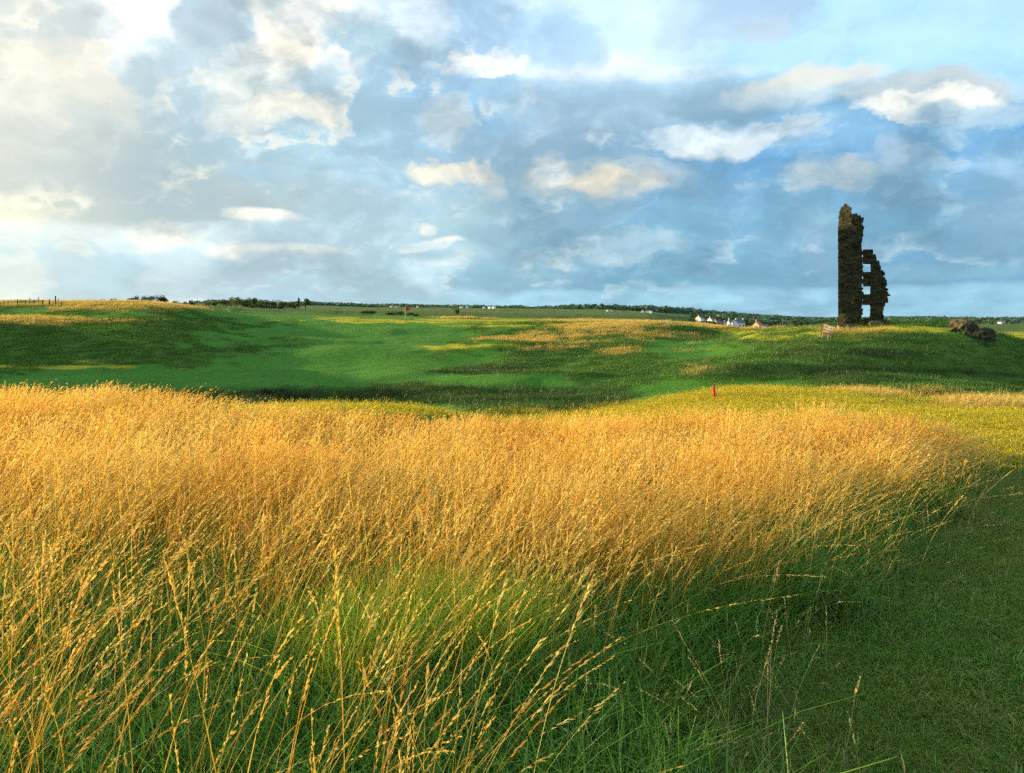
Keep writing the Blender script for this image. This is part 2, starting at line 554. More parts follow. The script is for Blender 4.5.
def ground(x, y):
    x = np.asarray(x, float); y = np.asarray(y, float)
    yc = np.maximum(y, 1.0)
    px = CX + F * x / np.maximum(yc, 4.0)
    a = np.clip((np.log(yc) - GD[0]) / (GD[1] - GD[0]), 0, 698.999)
    b = np.clip((px - GP[0]) / (GP[1] - GP[0]), 0, 698.999)
    ia, ib = a.astype(int), b.astype(int)
    fa, fb = a - ia, b - ib
    z = (G[ia, ib] * (1 - fa) * (1 - fb) + G[ia + 1, ib] * fa * (1 - fb) + G[ia, ib + 1] * (1 - fa) * fb + G[ia + 1, ib + 1] * fa * fb)
    z = z + 0.055 * np.maximum(1.0 - np.maximum(y, -40), 0)
    r = np.hypot(x, y)
    z = z + 0.05 * fbm(x / 1.6, y / 1.6, 3, 3) * sstep(r, 1, 8)
    z = z + .30 * fbm(x / 5.5 + 3, y / 7.5, 29, 2) * sstep(r, 15, 22) * (1 - sstep(r, 60, 110))
    # banks and knolls: x, y, half widths, height
    for (bx_, by_, rx_, ry_, hh_) in ((wx(742, 57), 57, 5.0, 2.2, .95), (wx(690, 47), 47, 4.5, 2.0, .45), (wx(868, 53), 53, 5.5, 1.8, .55), (wx(985, 50), 50, 4.5, 2.0, .55),
                                      (wx(930, 44), 44, 6.0, 1.6, .35), (wx(355, 60), 60, 9.0, 2.5, .5), (wx(520, 64), 64, 8.0, 2.6, .5), (wx(210, 72), 72, 9.0, 3.0, .6), (wx(430, 88), 88, 11.0, 4.0, .7), (wx(300, 100), 100, 12., 4., .6)):
        z = z + hh_ * np.exp(-(((x - bx_) / rx_) ** 2 + ((y - by_) / ry_) ** 2) ** 1.3)
    z = z + (0.50 * fbm(x / 9, y / 9, 9, 3) + .55 * fbm(x / 26, y / 13, 19, 2)) * sstep(r, 14, 45) * (1 - 0.7 * sstep(r, 105, 130) * (1 - sstep(r, 150, 220)))
    z = z + 6.0 * fbm(x / 160, y / 160, 21, 3) * sstep(r, 350, 1200) * 0.6
    z = z + 14.0 * fbm(x / 700, y / 700, 31, 3) * sstep(r, 1500, 4000) * 0.7
    return z


def gz(x, y):
    return float(ground(np.array([x]), np.array([y]))[0])


def at(px, d):
    x = wx(px, d)
    return (x, d, gz(x, d))


# ------------------------------------------------------------------ cover: which ground carries what, plus sun and shade put into colour (0..1 masks, by design column and sight line)
def cover(x, y, z):
    d = np.maximum(y, 0.5)
    px = CX + F * x / d
    py = HY + F * (EYE - z) / d
    brk = .55 * fbm(x / 2.6, y / 2.6, 47, 4) + .5 * fbm(x / 9, y / 9, 48, 2)
    wxn = fbm(x / 5, y / 5, 41, 4)
    wyn = fbm(x / 6, y / 6, 51, 4)
    px_ = px + 26 * wxn * np.clip(60 / d, .3, 2)
    py_ = py + 5 * wyn

    def ell(cx, cy, rx, ry, s=.5, d0=20, d1=400):
        q = np.hypot((px_ - cx) / rx, (py_ - cy) / ry) + brk
        return sstep(1 + s * .5 - q, 0, s) * (d > d0) * (d < d1)
    straw = np.zeros_like(d)
    for a in [(120, 306, 100, 5, .8, 85, 180), (10, 305, 80, 3, 1.2, 85, 180), (50, 321, 100, 4.5, .6, 70, 112),
              (640, 323, 75, 3.2, .5, 80, 150), (715, 327, 50, 3, .6, 80, 150), (600, 329, 45, 3.5, .6, 80, 150), (560, 340, 62, 5, .6, 60, 130),
              (640, 337, 55, 4, .7, 60, 130), (590, 350, 60, 4, .8, 60, 110), 
              (698, 350, 26, 4, .9, 55, 95), (700, 371, 14, 3, .9, 45, 75), (900, 396, 70, 3, .9, 30, 50), (1010, 404, 60, 5, .8, 25, 50),
              (860, 331, 30, 2, .8, 60, 85), (1010, 322, 60, 3, .7, 90, 200), (475, 315, 35, 2, .6, 118, 180)]:
        straw = np.maximum(straw, ell(*a))
    rough = np.zeros_like(d)
    for a in [(60, 340, 170, 30, .5, 60, 200), (620, 345, 130, 32, .5, 50, 150), (900, 355, 200, 32, .4, 42, 80),
              (760, 368, 90, 16, .6, 44, 75), (960, 386, 150, 12, .5, 34, 60), (560, 358, 70, 12, .7, 50, 100)]:
        rough = np.maximum(rough, ell(*a))
    heath_shade = np.zeros_like(d)  # dark heather, spread wider to paint the hollow's shade into the ground
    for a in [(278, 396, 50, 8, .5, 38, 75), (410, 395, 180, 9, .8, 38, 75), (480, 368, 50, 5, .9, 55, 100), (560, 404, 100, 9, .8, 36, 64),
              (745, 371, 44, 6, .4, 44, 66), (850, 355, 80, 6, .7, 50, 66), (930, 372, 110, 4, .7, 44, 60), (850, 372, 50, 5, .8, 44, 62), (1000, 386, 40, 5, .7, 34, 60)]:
        heath_shade = np.maximum(heath_shade, ell(*a))
    sun_paint = np.zeros_like(d)  # strips and hummocks with raking sunlight put into the turf colour
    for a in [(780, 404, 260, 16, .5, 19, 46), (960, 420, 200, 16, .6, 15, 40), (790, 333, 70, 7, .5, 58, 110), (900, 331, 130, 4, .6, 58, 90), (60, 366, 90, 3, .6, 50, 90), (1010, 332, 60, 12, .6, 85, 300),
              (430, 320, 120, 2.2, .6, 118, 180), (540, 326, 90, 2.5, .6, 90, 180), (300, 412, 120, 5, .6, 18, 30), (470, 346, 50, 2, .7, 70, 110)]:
        sun_paint = np.maximum(sun_paint, ell(*a))
    path = ell(690, 350, 45, 13, .6, 60, 110)
    rough = rough * (1 - path); straw = straw * (1 - .9 * path)
    # the hay field in front
    hay = hayfield(x, y)
    streak = sstep(fbm(x / 10, y / 2.6, 151, 4) + .4 * fbm(x / 2, y / 1.2, 152, 2), -.30, .12)
    straw = straw * np.where(d > 50, streak, 1)
    heath_shade = heath_shade * (.3 + .7 * streak)
    sun_paint = sun_paint * (.35 + .65 * sstep(fbm(x / 7, y / 2.0, 181, 4), -.22, .14))
    return px, py, straw, rough, hay, heath_shade * (1 - straw), sun_paint


BX = [(2.4, .75), (3.2, .65), (4.1, 1.1), (5.1, 2.0), (6.6, 3.2), (9.4, 5.2), (12.5, 7.3), (13.4, 7.5)]


def hayfield(x, y):
    bx = np.interp(y, [p[0] for p in BX], [p[1] for p in BX])
    e = bx - x + 0.5 * fbm(x / .8, y / .8, 61, 3)
    far = 14.6 + 1.2 * fbm(x / 3, y / 3, 71, 3) + 3.2 * sstep(-x, 3, 9) - 1.5 * sstep(x, 3, 7)
    return sstep(e, -.25, .5) * sstep(far - y, 0, .8)


# ------------------------------------------------------------------ materials
def new_mat(name):
    m = bpy.data.materials.new(name)
    m.use_nodes = True
    return m, NT(m.node_tree)


def simple(name, rgb, rough=.8, var=.25, scale=8, bump=.3, metal=0.0):
    m, T = new_mat(name)
    t = T.n('ShaderNodeTexCoord')
    nz = T.n('ShaderNodeTexNoise'); nz.inputs['Scale'].default_value = scale; nz.inputs['Detail'].default_value = 6
    T.l(t.outputs['Object'], nz.inputs['Vector'])
    a = tuple(c * (1 - var) for c in rgb) + (1,)
    b = tuple(min(1, c * (1 + var)) for c in rgb) + (1,)
    c = T.mixc(T.smooth(nz.outputs[0], .3, .7), a, b)
    p = T.n('ShaderNodeBsdfPrincipled')
    p.inputs['Roughness'].default_value = rough
    p.inputs['Metallic'].default_value = metal
    p.inputs['Specular IOR Level'].default_value = .25
    T.l(c, p.inputs['Base Color'])
    if bump:
        bp = T.n('ShaderNodeBump'); bp.inputs['Strength'].default_value = bump; bp.inputs['Distance'].default_value = .02
        T.l(nz.outputs[0], bp.inputs['Height']); T.l(bp.outputs[0], p.inputs['Normal'])
    o = T.n('ShaderNodeOutputMaterial'); T.l(p.outputs[0], o.inputs[0])
    return m


def grass_mat(name, trans=.45, gloss=.06, var=.35):
    m, T = new_mat(name)
    a = T.n('ShaderNodeAttribute', attribute_name='Col')
    oi = T.n('ShaderNodeObjectInfo')
    br = T.math('MULTIPLY_ADD', oi.outputs['Random'], var, 1 - var / 2)
    v = T.n('ShaderNodeVectorMath', operation='SCALE')
    T.l(a.outputs['Color'], v.inputs[0]); T.l(br, v.inputs['Scale'])
    d = T.n('ShaderNodeBsdfDiffuse'); t = T.n('ShaderNodeBsdfTranslucent')
    T.l(v.outputs[0], d.inputs[0]); T.l(v.outputs[0], t.inputs[0])
    mx = T.n('ShaderNodeMixShader'); mx.inputs[0].default_value = trans
    T.l(d.outputs[0], mx.inputs[1]); T.l(t.outputs[0], mx.inputs[2])
    g = T.n('ShaderNodeBsdfGlossy'); g.inputs['Roughness'].default_value = .45; g.inputs[0].default_value = (1, .95, .85, 1)
    m2 = T.n('ShaderNodeMixShader'); m2.inputs[0].default_value = gloss
    T.l(mx.outputs[0], m2.inputs[1]); T.l(g.outputs[0], m2.inputs[2])
    o = T.n('ShaderNodeOutputMaterial'); T.l(m2.outputs[0], o.inputs[0])
    return m


GRASS = grass_mat('grass_blades', .42, .025)
LEAF = grass_mat('foliage', .45, .02, .3)

# turf: base colour from the cover masks, broken up by noise at several sizes, blade-like bump
TURF, T = new_mat('turf')
a = T.n('ShaderNodeAttribute', attribute_name='Col')
tcx = T.n('ShaderNodeTexCoord')
def tn(scale, detail=6, rough=.6, stretch=(1, 1, 1)):
    mp = T.n('ShaderNodeMapping'); mp.inputs['Scale'].default_value = stretch
    T.l(tcx.outputs['Object'], mp.inputs[0])
    z = T.n('ShaderNodeTexNoise'); z.inputs['Scale'].default_value = scale
    z.inputs['Detail'].default_value = detail; z.inputs['Roughness'].default_value = rough
    T.l(mp.outputs[0], z.inputs['Vector'])
    return z.outputs[0]
n1, n2, n3, n4 = tn(.11, 8, .65), tn(1.3, 8, .7), tn(14, 8, .75), tn(.012, 6, .6)
br = T.math('MULTIPLY_ADD', n1, .9, .55)
br = T.math('MULTIPLY', br, T.math('MULTIPLY_ADD', n2, 1.0, .5))
br = T.math('MULTIPLY', br, T.math('MULTIPLY_ADD', n3, .9, .55))
v = T.n('ShaderNodeVectorMath', operation='SCALE'); T.l(a.outputs['Color'], v.inputs[0]); T.l(br, v.inputs['Scale'])
c = T.mixc(T.smooth(T.math('ADD', n2, T.math('MULTIPLY', n3, .5)), .78, .95, 0, .35), v.outputs[0], (.16, .13, .05, 1))
p = T.n('ShaderNodeBsdfPrincipled'); p.inputs['Roughness'].default_value = .95; p.inputs['Specular IOR Level'].default_value = .05
p.inputs['Sheen Weight'].default_value = .07; p.inputs['Sheen Roughness'].default_value = .5
p.inputs['Sheen Tint'].default_value = (.75, .9, .3, 1)
T.l(c, p.inputs['Base Color'])
b1 = T.n('ShaderNodeBump'); b1.inputs['Strength'].default_value = .7; b1.inputs['Distance'].default_value = .12
T.l(n3, b1.inputs['Height'])
b2 = T.n('ShaderNodeBump'); b2.inputs['Strength'].default_value = .5; b2.inputs['Distance'].default_value = .5
T.l(n2, b2.inputs['Height']); T.l(b1.outputs[0], b2.inputs['Normal'])
T.l(b2.outputs[0], p.inputs['Normal'])
o = T.n('ShaderNodeOutputMaterial'); T.l(p.outputs[0], o.inputs[0])

# ------------------------------------------------------------------ ground sheet
fa = np.linspace(-42, 42, 620)
rest = np.concatenate((np.linspace(43.5, 177, 60), np.linspace(-180, -43.5, 60)))
ang = np.radians(np.sort(np.concatenate((fa, rest))))
rad = np.concatenate((np.geomspace(.3, 14, 110), np.geomspace(14.2, 260, 420), np.geomspace(263, 7000, 170)))
AA, RR = np.meshgrid(ang, rad)
vx, vy = (RR * np.sin(AA)), (RR * np.cos(AA))
vz = ground(vx, vy)
px, py, straw, rough, hay, heath_shade, sun_paint = cover(vx, vy, vz)
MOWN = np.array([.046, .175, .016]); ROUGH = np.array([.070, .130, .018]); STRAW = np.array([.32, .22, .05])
SOIL = np.array([.035, .085, .014]); LAWN = np.array([.088, .180, .024])
dd = RR[..., None]
c = np.ones(vx.shape + (3,)) * MOWN
c = c * (1 - rough[..., None]) + ROUGH * rough[..., None]
c = c * (1 - straw[..., None]) + STRAW * straw[..., None]
c = c * (1 - heath_shade[..., None]) + np.array([.034, .075, .012]) * heath_shade[..., None]
c = c * (1 - sun_paint[..., None]) + np.array([.50, .40, .016]) * sun_paint[..., None]  # yellow that paints low sun onto the turf
near = (1 - sstep(RR, 14, 20))[..., None]
c = c * (1 - near) + LAWN * near
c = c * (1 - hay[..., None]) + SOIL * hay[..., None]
# far country: patchwork of fields, dark hedges
fi = np.floor(vx / 190 + .4 * vnoise(vx / 300, vy / 300, 5)); fj = np.floor(vy / 260 + .5 * vnoise(vx / 200, vy / 200, 6))
hh = hash2(fi, fj, 77)[..., None]
FAR = np.array([.022, .062, .018]) * (1 - hh) + np.array([.060, .090, .024]) * hh
fr = sstep(RR, 135, 240)[..., None]
c = c * (1 - fr) + FAR * fr
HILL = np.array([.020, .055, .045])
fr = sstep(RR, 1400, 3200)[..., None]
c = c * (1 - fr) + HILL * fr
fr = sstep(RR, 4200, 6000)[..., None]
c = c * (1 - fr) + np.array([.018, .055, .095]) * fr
n_r, n_a = vx.shape
idx = np.arange(n_r * n_a).reshape(n_r, n_a)
nxt = np.roll(idx, -1, axis=1)
f = np.stack((idx[:-1], idx[1:], nxt[1:], nxt[:-1]), -1).reshape(-1, 4)
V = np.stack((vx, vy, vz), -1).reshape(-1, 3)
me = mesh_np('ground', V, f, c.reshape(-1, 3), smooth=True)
# close the hole under the camera
bm = bmesh.new(); bm.from_mesh(me)
bm.verts.ensure_lookup_table()
bm.faces.new([bm.verts[i] for i in range(n_a)])
bmesh.ops.recalc_face_normals(bm, faces=[bm.faces[len(bm.faces) - 1]] if False else [])
bm.to_mesh(me); bm.free()
g_ob = link('ground', me, TURF)
tag(g_ob, kind='structure')


# ------------------------------------------------------------------ grass: clump meshes, scattered as stuff
def ribbons(N, spread, h, lean, bend, width, segs, rs, dirang, basecol, tipcol, cvar=.18, kink=0.0, xy=None):
    """N ribbons; returns verts, faces, colors and the paths"""
    if xy is None:
        q = rs.normal(0, spread, (N, 2))
    else:
        q = xy
    h = rs.uniform(h[0], h[1], N); lean = rs.normal(lean[0], lean[1], N); bend = rs.normal(bend[0], bend[1], N)
    da = rs.normal(dirang[0], dirang[1], N)
    w = rs.uniform(width[0], width[1], N)
    t = np.linspace(0, 1, segs + 1)[None, :]
    off = (lean[:, None] * t + bend[:, None] * t ** 2.2) * h[:, None]
    zz = h[:, None] * t * (1 - .18 * np.clip(np.abs(bend[:, None]), 0, 2) * t ** 2)
    cx = q[:, :1] + off * np.cos(da)[:, None]; cyy = q[:, 1:] + off * np.sin(da)[:, None]
    path = np.stack((cx, cyy, zz), -1)
    if kink:
        path[..., :2] += np.cumsum(rs.normal(0, kink, (N, segs + 1, 2)), axis=1)
    ra = rs.uniform(0, math.pi, N)
    side = np.stack((np.cos(ra), np.sin(ra), np.zeros(N)), -1)[:, None, :]
    tw = w[:, None, None] * (1 - .75 * t[..., None] ** 2) * .5
    Lf, Rt = path - side * tw, path + side * tw
    vs = np.stack((Lf, Rt), 2).reshape(-1, 3)
    k = (segs + 1) * 2
    b = (np.arange(N) * k)[:, None]
    s = np.arange(segs)[None, :] * 2
    fs = np.stack((b + s, b + s + 1, b + s + 3, b + s + 2), -1).reshape(-1, 4)
    m = rs.uniform(1 - cvar, 1 + cvar, (N, 1, 1, 1))
    hue = rs.normal(0, .10, (N, 1, 1, 1)) * np.array([1, -.3, -.6])
    tt = np.clip(t ** .8, 0, 1)[0][None, :, None, None]
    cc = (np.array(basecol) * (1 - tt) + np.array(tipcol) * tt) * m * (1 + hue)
    cc = np.broadcast_to(cc, (N, segs + 1, 2, 3)).reshape(-1, 3)
    return vs, fs, np.clip(cc, 0.005, 1), path


def spikelets(path, K, t0, length, width, splay, colr, rs, cvar=.15, curl=.2):
    """thin lens-shaped florets along the upper part of every path"""
    N, S, _ = path.shape
    # near the middle of the head they are longer: a tapering, feathery plume
    t = t0 + (1 - t0) * np.sort(rs.uniform(0, 1, (N, K)), axis=1)
    u = t * (S - 1); i = np.clip(u.astype(int), 0, S - 2); fr = (u - i)[..., None]
    ar = np.arange(N)[:, None]
    p0, p1 = path[ar, i], path[ar, i + 1]
    p = p0 * (1 - fr) + p1 * fr
    tan = p1 - p0; tan /= np.linalg.norm(tan, axis=-1, keepdims=True) + 1e-9
    rnd = rs.normal(0, 1, (N, K, 3)); rnd -= (rnd * tan).sum(-1, keepdims=True) * tan
    rnd /= np.linalg.norm(rnd, axis=-1, keepdims=True) + 1e-9
    shape = np.sin(np.clip((t - t0) / (1 - t0), 0, 1) * math.pi * .82 + .35)[..., None]
    d = tan + rnd * splay * rs.uniform(.3, 1, (N, K, 1))
    d[..., 2] -= curl * rs.uniform(0, 1, (N, K)); d[..., 0] += curl * .5
    d /= np.linalg.norm(d, axis=-1, keepdims=True)
    Ln = length * rs.uniform(.6, 1.2, (N, K, 1)) * (.45 + .75 * shape)
    sd_ = np.cross(d, rs.normal(0, 1, (N, K, 3))); sd_ /= np.linalg.norm(sd_, axis=-1, keepdims=True) + 1e-9
    w = width * rs.uniform(.7, 1.2, (N, K, 1)) * .5
    start = p + rnd * .001
    v = np.stack((start, start + d * Ln * .45 + sd_ * w, start + d * Ln, start + d * Ln * .45 - sd_ * w), 2).reshape(-1, 3)
    fs = np.arange(N * K * 4).reshape(-1, 4)
    m = rs.uniform(1 - cvar, 1 + cvar, (N, 1, 1, 1)) * rs.uniform(.85, 1.15, (N, K, 1, 1))
    cc = np.broadcast_to(np.array(colr) * m, (N, K, 4, 3)).reshape(-1, 3)
    return v, fs, np.clip(cc, .005, 1)


def join(parts):
    vs, fs, cs, o = [], [], [], 0
    for (v, f_, c_) in parts:
        vs.append(v); fs.append(f_ + o); cs.append(c_); o += len(v)
    return np.concatenate(vs), np.concatenate(fs), np.concatenate(cs)


def stuff(name, label, variants, pts, rot, scl, idx, mat, cat='grass'):
    """one object: a cloud of points, each carrying one of the clump meshes"""
    src = bpy.data.collections.new(name + '_source')
    for k, m in enumerate(variants):
        me = mesh_np('%s_%02d' % (name, k), *m)
        me.materials.append(mat)
        o = bpy.data.objects.new('%s_%02d' % (name, k), me)
        src.objects.link(o)
    me = bpy.data.meshes.new(name)
    me.vertices.add(len(pts))
    me.vertices.foreach_set('co', np.asarray(pts, np.float32).ravel())
    a = me.attributes.new('rot', 'FLOAT_VECTOR', 'POINT'); a.data.foreach_set('vector', np.asarray(rot, np.float32).ravel())
    a = me.attributes.new('scl', 'FLOAT_VECTOR', 'POINT'); a.data.foreach_set('vector', np.asarray(scl, np.float32).ravel())
    a = me.attributes.new('idx', 'INT', 'POINT'); a.data.foreach_set('value', np.asarray(idx, np.int32))
    o = link(name, me, mat)
    tag(o, label, cat, kind='stuff')
    ng = bpy.data.node_groups.new(name, 'GeometryNodeTree')
    ng.interface.new_socket('Geometry', in_out='INPUT', socket_type='NodeSocketGeometry')
    ng.interface.new_socket('Geometry', in_out='OUTPUT', socket_type='NodeSocketGeometry')
    N = ng.nodes
    gi, go = N.new('NodeGroupInput'), N.new('NodeGroupOutput')
    iop = N.new('GeometryNodeInstanceOnPoints')
    ci = N.new('GeometryNodeCollectionInfo'); ci.inputs[0].default_value = src
    ci.inputs[1].default_value = True; ci.inputs[2].default_value = True
    iop.inputs['Pick Instance'].default_value = True

    def attr(nm, ty):
        q = N.new('GeometryNodeInputNamedAttribute'); q.data_type = ty; q.inputs[0].default_value = nm
        return q.outputs[0]
    L = ng.links.new
    L(gi.outputs[0], iop.inputs['Points']); L(ci.outputs[0], iop.inputs['Instance'])
    L(attr('idx', 'INT'), iop.inputs['Instance Index'])
    e2r = N.new('FunctionNodeEulerToRotation')
    L(attr('rot', 'FLOAT_VECTOR'), e2r.inputs[0]); L(e2r.outputs[0], iop.inputs['Rotation'])
    L(attr('scl', 'FLOAT_VECTOR'), iop.inputs['Scale'])
    L(iop.outputs[0], go.inputs[0])
    md = o.modifiers.new('scatter', 'NODES'); md.node_group = ng
    return o


def scatter(n, xr, yr, dens, seed):
    rs = np.random.default_rng(seed)
    x = rs.uniform(xr[0], xr[1], n); y = rs.uniform(yr[0], yr[1], n)
    keep = rs.uniform(0, 1, n) < dens(x, y)
    x, y = x[keep], y[keep]
    return x, y, ground(x, y), rs


def inview(x, y, m=1.2):
    return (np.abs(x) < .64 * y + m)


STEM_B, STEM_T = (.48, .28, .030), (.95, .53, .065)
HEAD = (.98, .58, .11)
GRN_B, GRN_T = (.026, .085, .014), (.115, .265, .024)

# tall hay stalks, close-up detail
FAM = [np.array([1.0, 1.0, 1.0]), np.array([.96, 1.10, 1.5]), np.array([.80, .66, .62])]


def hay_tuft(seed, n, K, segs, wid, hr, headw):
    rs = np.random.default_rng(seed)
    fam = FAM[seed % 3]
    sp = .09
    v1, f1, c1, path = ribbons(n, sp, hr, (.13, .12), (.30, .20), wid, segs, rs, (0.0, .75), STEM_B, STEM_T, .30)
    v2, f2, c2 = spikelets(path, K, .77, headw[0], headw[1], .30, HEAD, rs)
    # dry leaves low on the stalks
    v3, f3, c3, _ = ribbons(max(2, n // 4), sp, (.18, .42), (.3, .3), (.6, .4), (.003, .0055), 4, rs, (0, 1.2), (.20, .15, .04), (.45, .30, .08))
    return join([(v1, f1, np.clip(c1 * fam, 0, 1)), (v2, f2, np.clip(c2 * fam, 0, 1)), (v3, f3, c3)])


def family(x, y, n, rs):
    f_ = fbm(x / 1.2, y / 1.2, 191, 3) + rs.normal(0, .22, len(x))
    fam = np.where(f_ > .30, 1, np.where(f_ < -.30, 2, 0))
    return fam + 3 * rs.integers(0, n // 3, len(x))


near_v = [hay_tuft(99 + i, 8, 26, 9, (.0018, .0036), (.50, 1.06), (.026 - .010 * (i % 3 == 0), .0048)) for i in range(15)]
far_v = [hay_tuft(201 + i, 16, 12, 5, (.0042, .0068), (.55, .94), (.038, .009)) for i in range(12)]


def place(name, label, variants, x, y, z, rs, smin, smax, tilt=.08, rz=.5, mat=GRASS, hscale=None, cat='grass', idx=None):
    n = len(x)
    rot = np.stack((rs.normal(0, tilt, n), rs.normal(0, tilt, n), rs.normal(0, rz, n)), -1)
    s = rs.uniform(smin, smax, n)
    s3 = np.stack((s, s, s if hscale is None else s * hscale), -1)
    return stuff(name, label, variants, np.stack((x, y, z - .01), -1), rot, s3, rs.integers(0, len(variants), n) if idx is None else idx, mat, cat)


def hay_dens(x, y):
    d = hayfield(x, y) * inview(x, y)
    bx = np.interp(y, [p[0] for p in BX], [p[1] for p in BX])
    edge = sstep(bx - x, 0, .9)
    # close to the camera the stalks stand apart and green shows between them, barest right of the middle
    px_ = CX + F * x / np.maximum(y, .5)
    right = sstep(px_, 300, 430)
    bare = (1 - right) * (.26 + .74 * sstep(y, 3.6, 6.8)) + right * (.06 + .94 * sstep(y, 3.7, 5.3))
    gaps = .20 + .80 * sstep(fbm(x / 1.1, y / 1.1, 81, 3), -.30, .10)
    return d * (.2 + .8 * edge) * bare * gaps


x, y, z, rs = scatter(26000, (-7, 6), (1.9, 7.5), lambda x, y: hay_dens(x, y) * .24, 1)
bx = np.interp(y, [p[0] for p in BX], [p[1] for p in BX])
place('tall_hay_grass', 'tall straw coloured grass with feathery seed heads leaning right in the foreground', near_v, x, y, z, rs, .8, 1.12,
      hscale=(.72 + .28 * sstep(bx - x, 0, 1.2)) * (1 + .22 * np.clip(fbm(x / .6, y / .6, 93, 3), -1, 1)), idx=family(x, y, 15, rs))
x, y, z, rs = scatter(60000, (-17, 11), (7.3, 19), lambda x, y: hay_dens(x, y) * .30, 2)
bx = np.interp(y, [p[0] for p in BX], [p[1] for p in BX])
place('golden_hay_grass', 'dense golden hay grass covering the rise behind the nearest stalks', far_v, x, y, z, rs, .75, 1.1,
      hscale=(.7 + .3 * sstep(bx - x, 0, 1.5)) * (1 - .10 * sstep(x, -6, 0)) * (1 + .28 * np.clip(fbm(x / .8, y / .8, 91, 3), -1, 1)), idx=family(x, y, 12, rs))


# green under-grass
def green_tuft(seed, n, hr, sp, wid, segs=4):
    rs = np.random.default_rng(seed)
    v, f_, c_, _ = ribbons(n, sp, hr, (.15, .25), (.55, .35), wid, segs, rs, (0, 1.3), GRN_B, GRN_T, .3)
    return v, f_, c_


und = [green_tuft(300 + i, 38, (.16, .46), .14, (.0036, .0085)) for i in range(10)]
x, y, z, rs = scatter(40000, (-7, 6), (1.8, 9), lambda x, y: (hayfield(x, y) * inview(x, y)) * .22, 3)
place('green_meadow_grass', 'lush green grass growing low between the hay stalks', und, x, y, z, rs, .6, 1.1, rz=3)
x, y, z, rs = scatter(26000, (-17, 11), (9, 19), lambda x, y: (hayfield(x, y) * inview(x, y)) * .16, 4)
place('green_field_grass', 'green grass glimpsed low among the golden hay further back', und, x, y, z, rs, .7, 1.1, rz=3)


def dens_mask(kind):
    def fn(x, y):
        zz = ground(x, y)
        _, _, st, ro, _, he, su = cover(x, y, zz)
        m = st if kind == 1 else (np.clip(ro - st * .7 - su * .6 - he, 0, 1) if kind == 0 else (he if kind == 2 else su * (1 - st)))
        return m * inview(x, y, 3)
    return fn


# a drift of yellow green blades: sunlight between the stalks put into their colour
yg = [(lambda t: t)(ribbons(26, .10, (.34, .62), (.12, .15), (.35, .25), (.004, .009), 5, np.random.default_rng(350 + i), (0, 1.0), (.06, .15, .02), (.42, .50, .035), .3)[:3]) for i in range(6)]
x, y, z, rs = scatter(2600, (-1.6, .6), (3.3, 5.6), lambda x, y: sstep(1 - np.hypot((x + .5) / .75, (y - 4.2) / .65) + .5 * fbm(x / .4, y / .4, 195, 3), 0, .6) * .42, 12)
place('yellow_green_grass', 'blades coloured yellow green for sunlight among the stalks below the middle of the hay', yg, x, y, z, rs, .7, 1.1, rz=1)


# short turf on the right
def lawn_patch(seed, n, sp, hr, wid, cb=(.064, .155, .018), ct=(.175, .325, .032)):
    rs = np.random.default_rng(seed)
    v, f_, c_, _ = ribbons(n, sp, hr, (.25, .35), (.7, .5), wid, 2, rs, (0, 3), cb, ct, .4)
    v2, f2, c2, _ = ribbons(n // 9, sp, (hr[0], hr[1] * .9), (.5, .5), (.7, .5), wid, 2, rs, (0, 3), (.12, .10, .03), (.26, .20, .07), .3)
    return join([(v, f_, c_), (v2, f2, c2)])


lawn = ([lawn_patch(400 + i, 190, .15, (.012, .038), (.0025, .0058)) for i in range(4)]
        + [lawn_patch(410 + i, 190, .15, (.012, .032), (.0025, .0055), (.110, .140, .022), (.29, .31, .045)) for i in range(4)])
x, y, z, rs = scatter(30000, (-1, 11), (2.2, 13), lambda x, y: (1 - .8 * hayfield(x, y)) * inview(x, y, .6) * (x > .2) * (.30 + .20 * (y < 6)), 5)
pt = fbm(x / .9, y / .9, 161, 4) + rs.normal(0, .12, len(x))
place('mown_turf_grass', 'short mown green turf to the right of the hay', lawn, x, y, z, rs, .7, 1.4, rz=3,
      idx=np.where(pt > .08, 4, 0) + rs.integers(0, 4, len(x)))
# clover and plantain leaves pressed into the turf
def weed(seed):
    rs_ = np.random.default_rng(seed)
    v1, f1, c1, _ = ribbons(9, .012, (.03, .07), (.9, .4), (1.2, .5), (.010, .018), 4, rs_, (0, 3), (.05, .13, .02), (.12, .26, .04), .3)
    v2, f2, c2, _ = ribbons(10, .05, (.05, .10), (.3, .5), (.7, .5), (.002, .004), 3, rs_, (0, 3), (.20, .18, .05), (.50, .42, .16), .3)
    return join([(v1, f1, c1), (v2, f2, c2)])
wd = [weed(470 + i) for i in range(6)]
x, y, z, rs = scatter(5000, (-.2, 9), (2.4, 12), lambda x, y: (1 - hayfield(x, y)) * inview(x, y, .4) * sstep(fbm(x / 1.3, y / 1.3, 171, 3), -.1, .3), 15)
place('turf_weeds', 'broad leaved weeds and dry wisps scattered through the mown turf', wd, x, y, z, rs, .6, 1.2, rz=3)
lawn2 = [lawn_patch(430 + i, 260, .38, (.035, .09), (.006, .012), (.22, .22, .012), (.88, .64, .028)) for i in range(8)]  # yellow blade tips carry the same painted sunlight
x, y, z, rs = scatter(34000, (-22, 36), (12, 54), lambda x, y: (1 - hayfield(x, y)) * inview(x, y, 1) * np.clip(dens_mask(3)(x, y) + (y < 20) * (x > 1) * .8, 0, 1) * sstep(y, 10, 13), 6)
place('fairway_turf_grass', 'turf with sunlight tinted into its yellow green on the hummocks beyond the hay', lawn2, x, y, z, rs, .7, 1.4, rz=3)

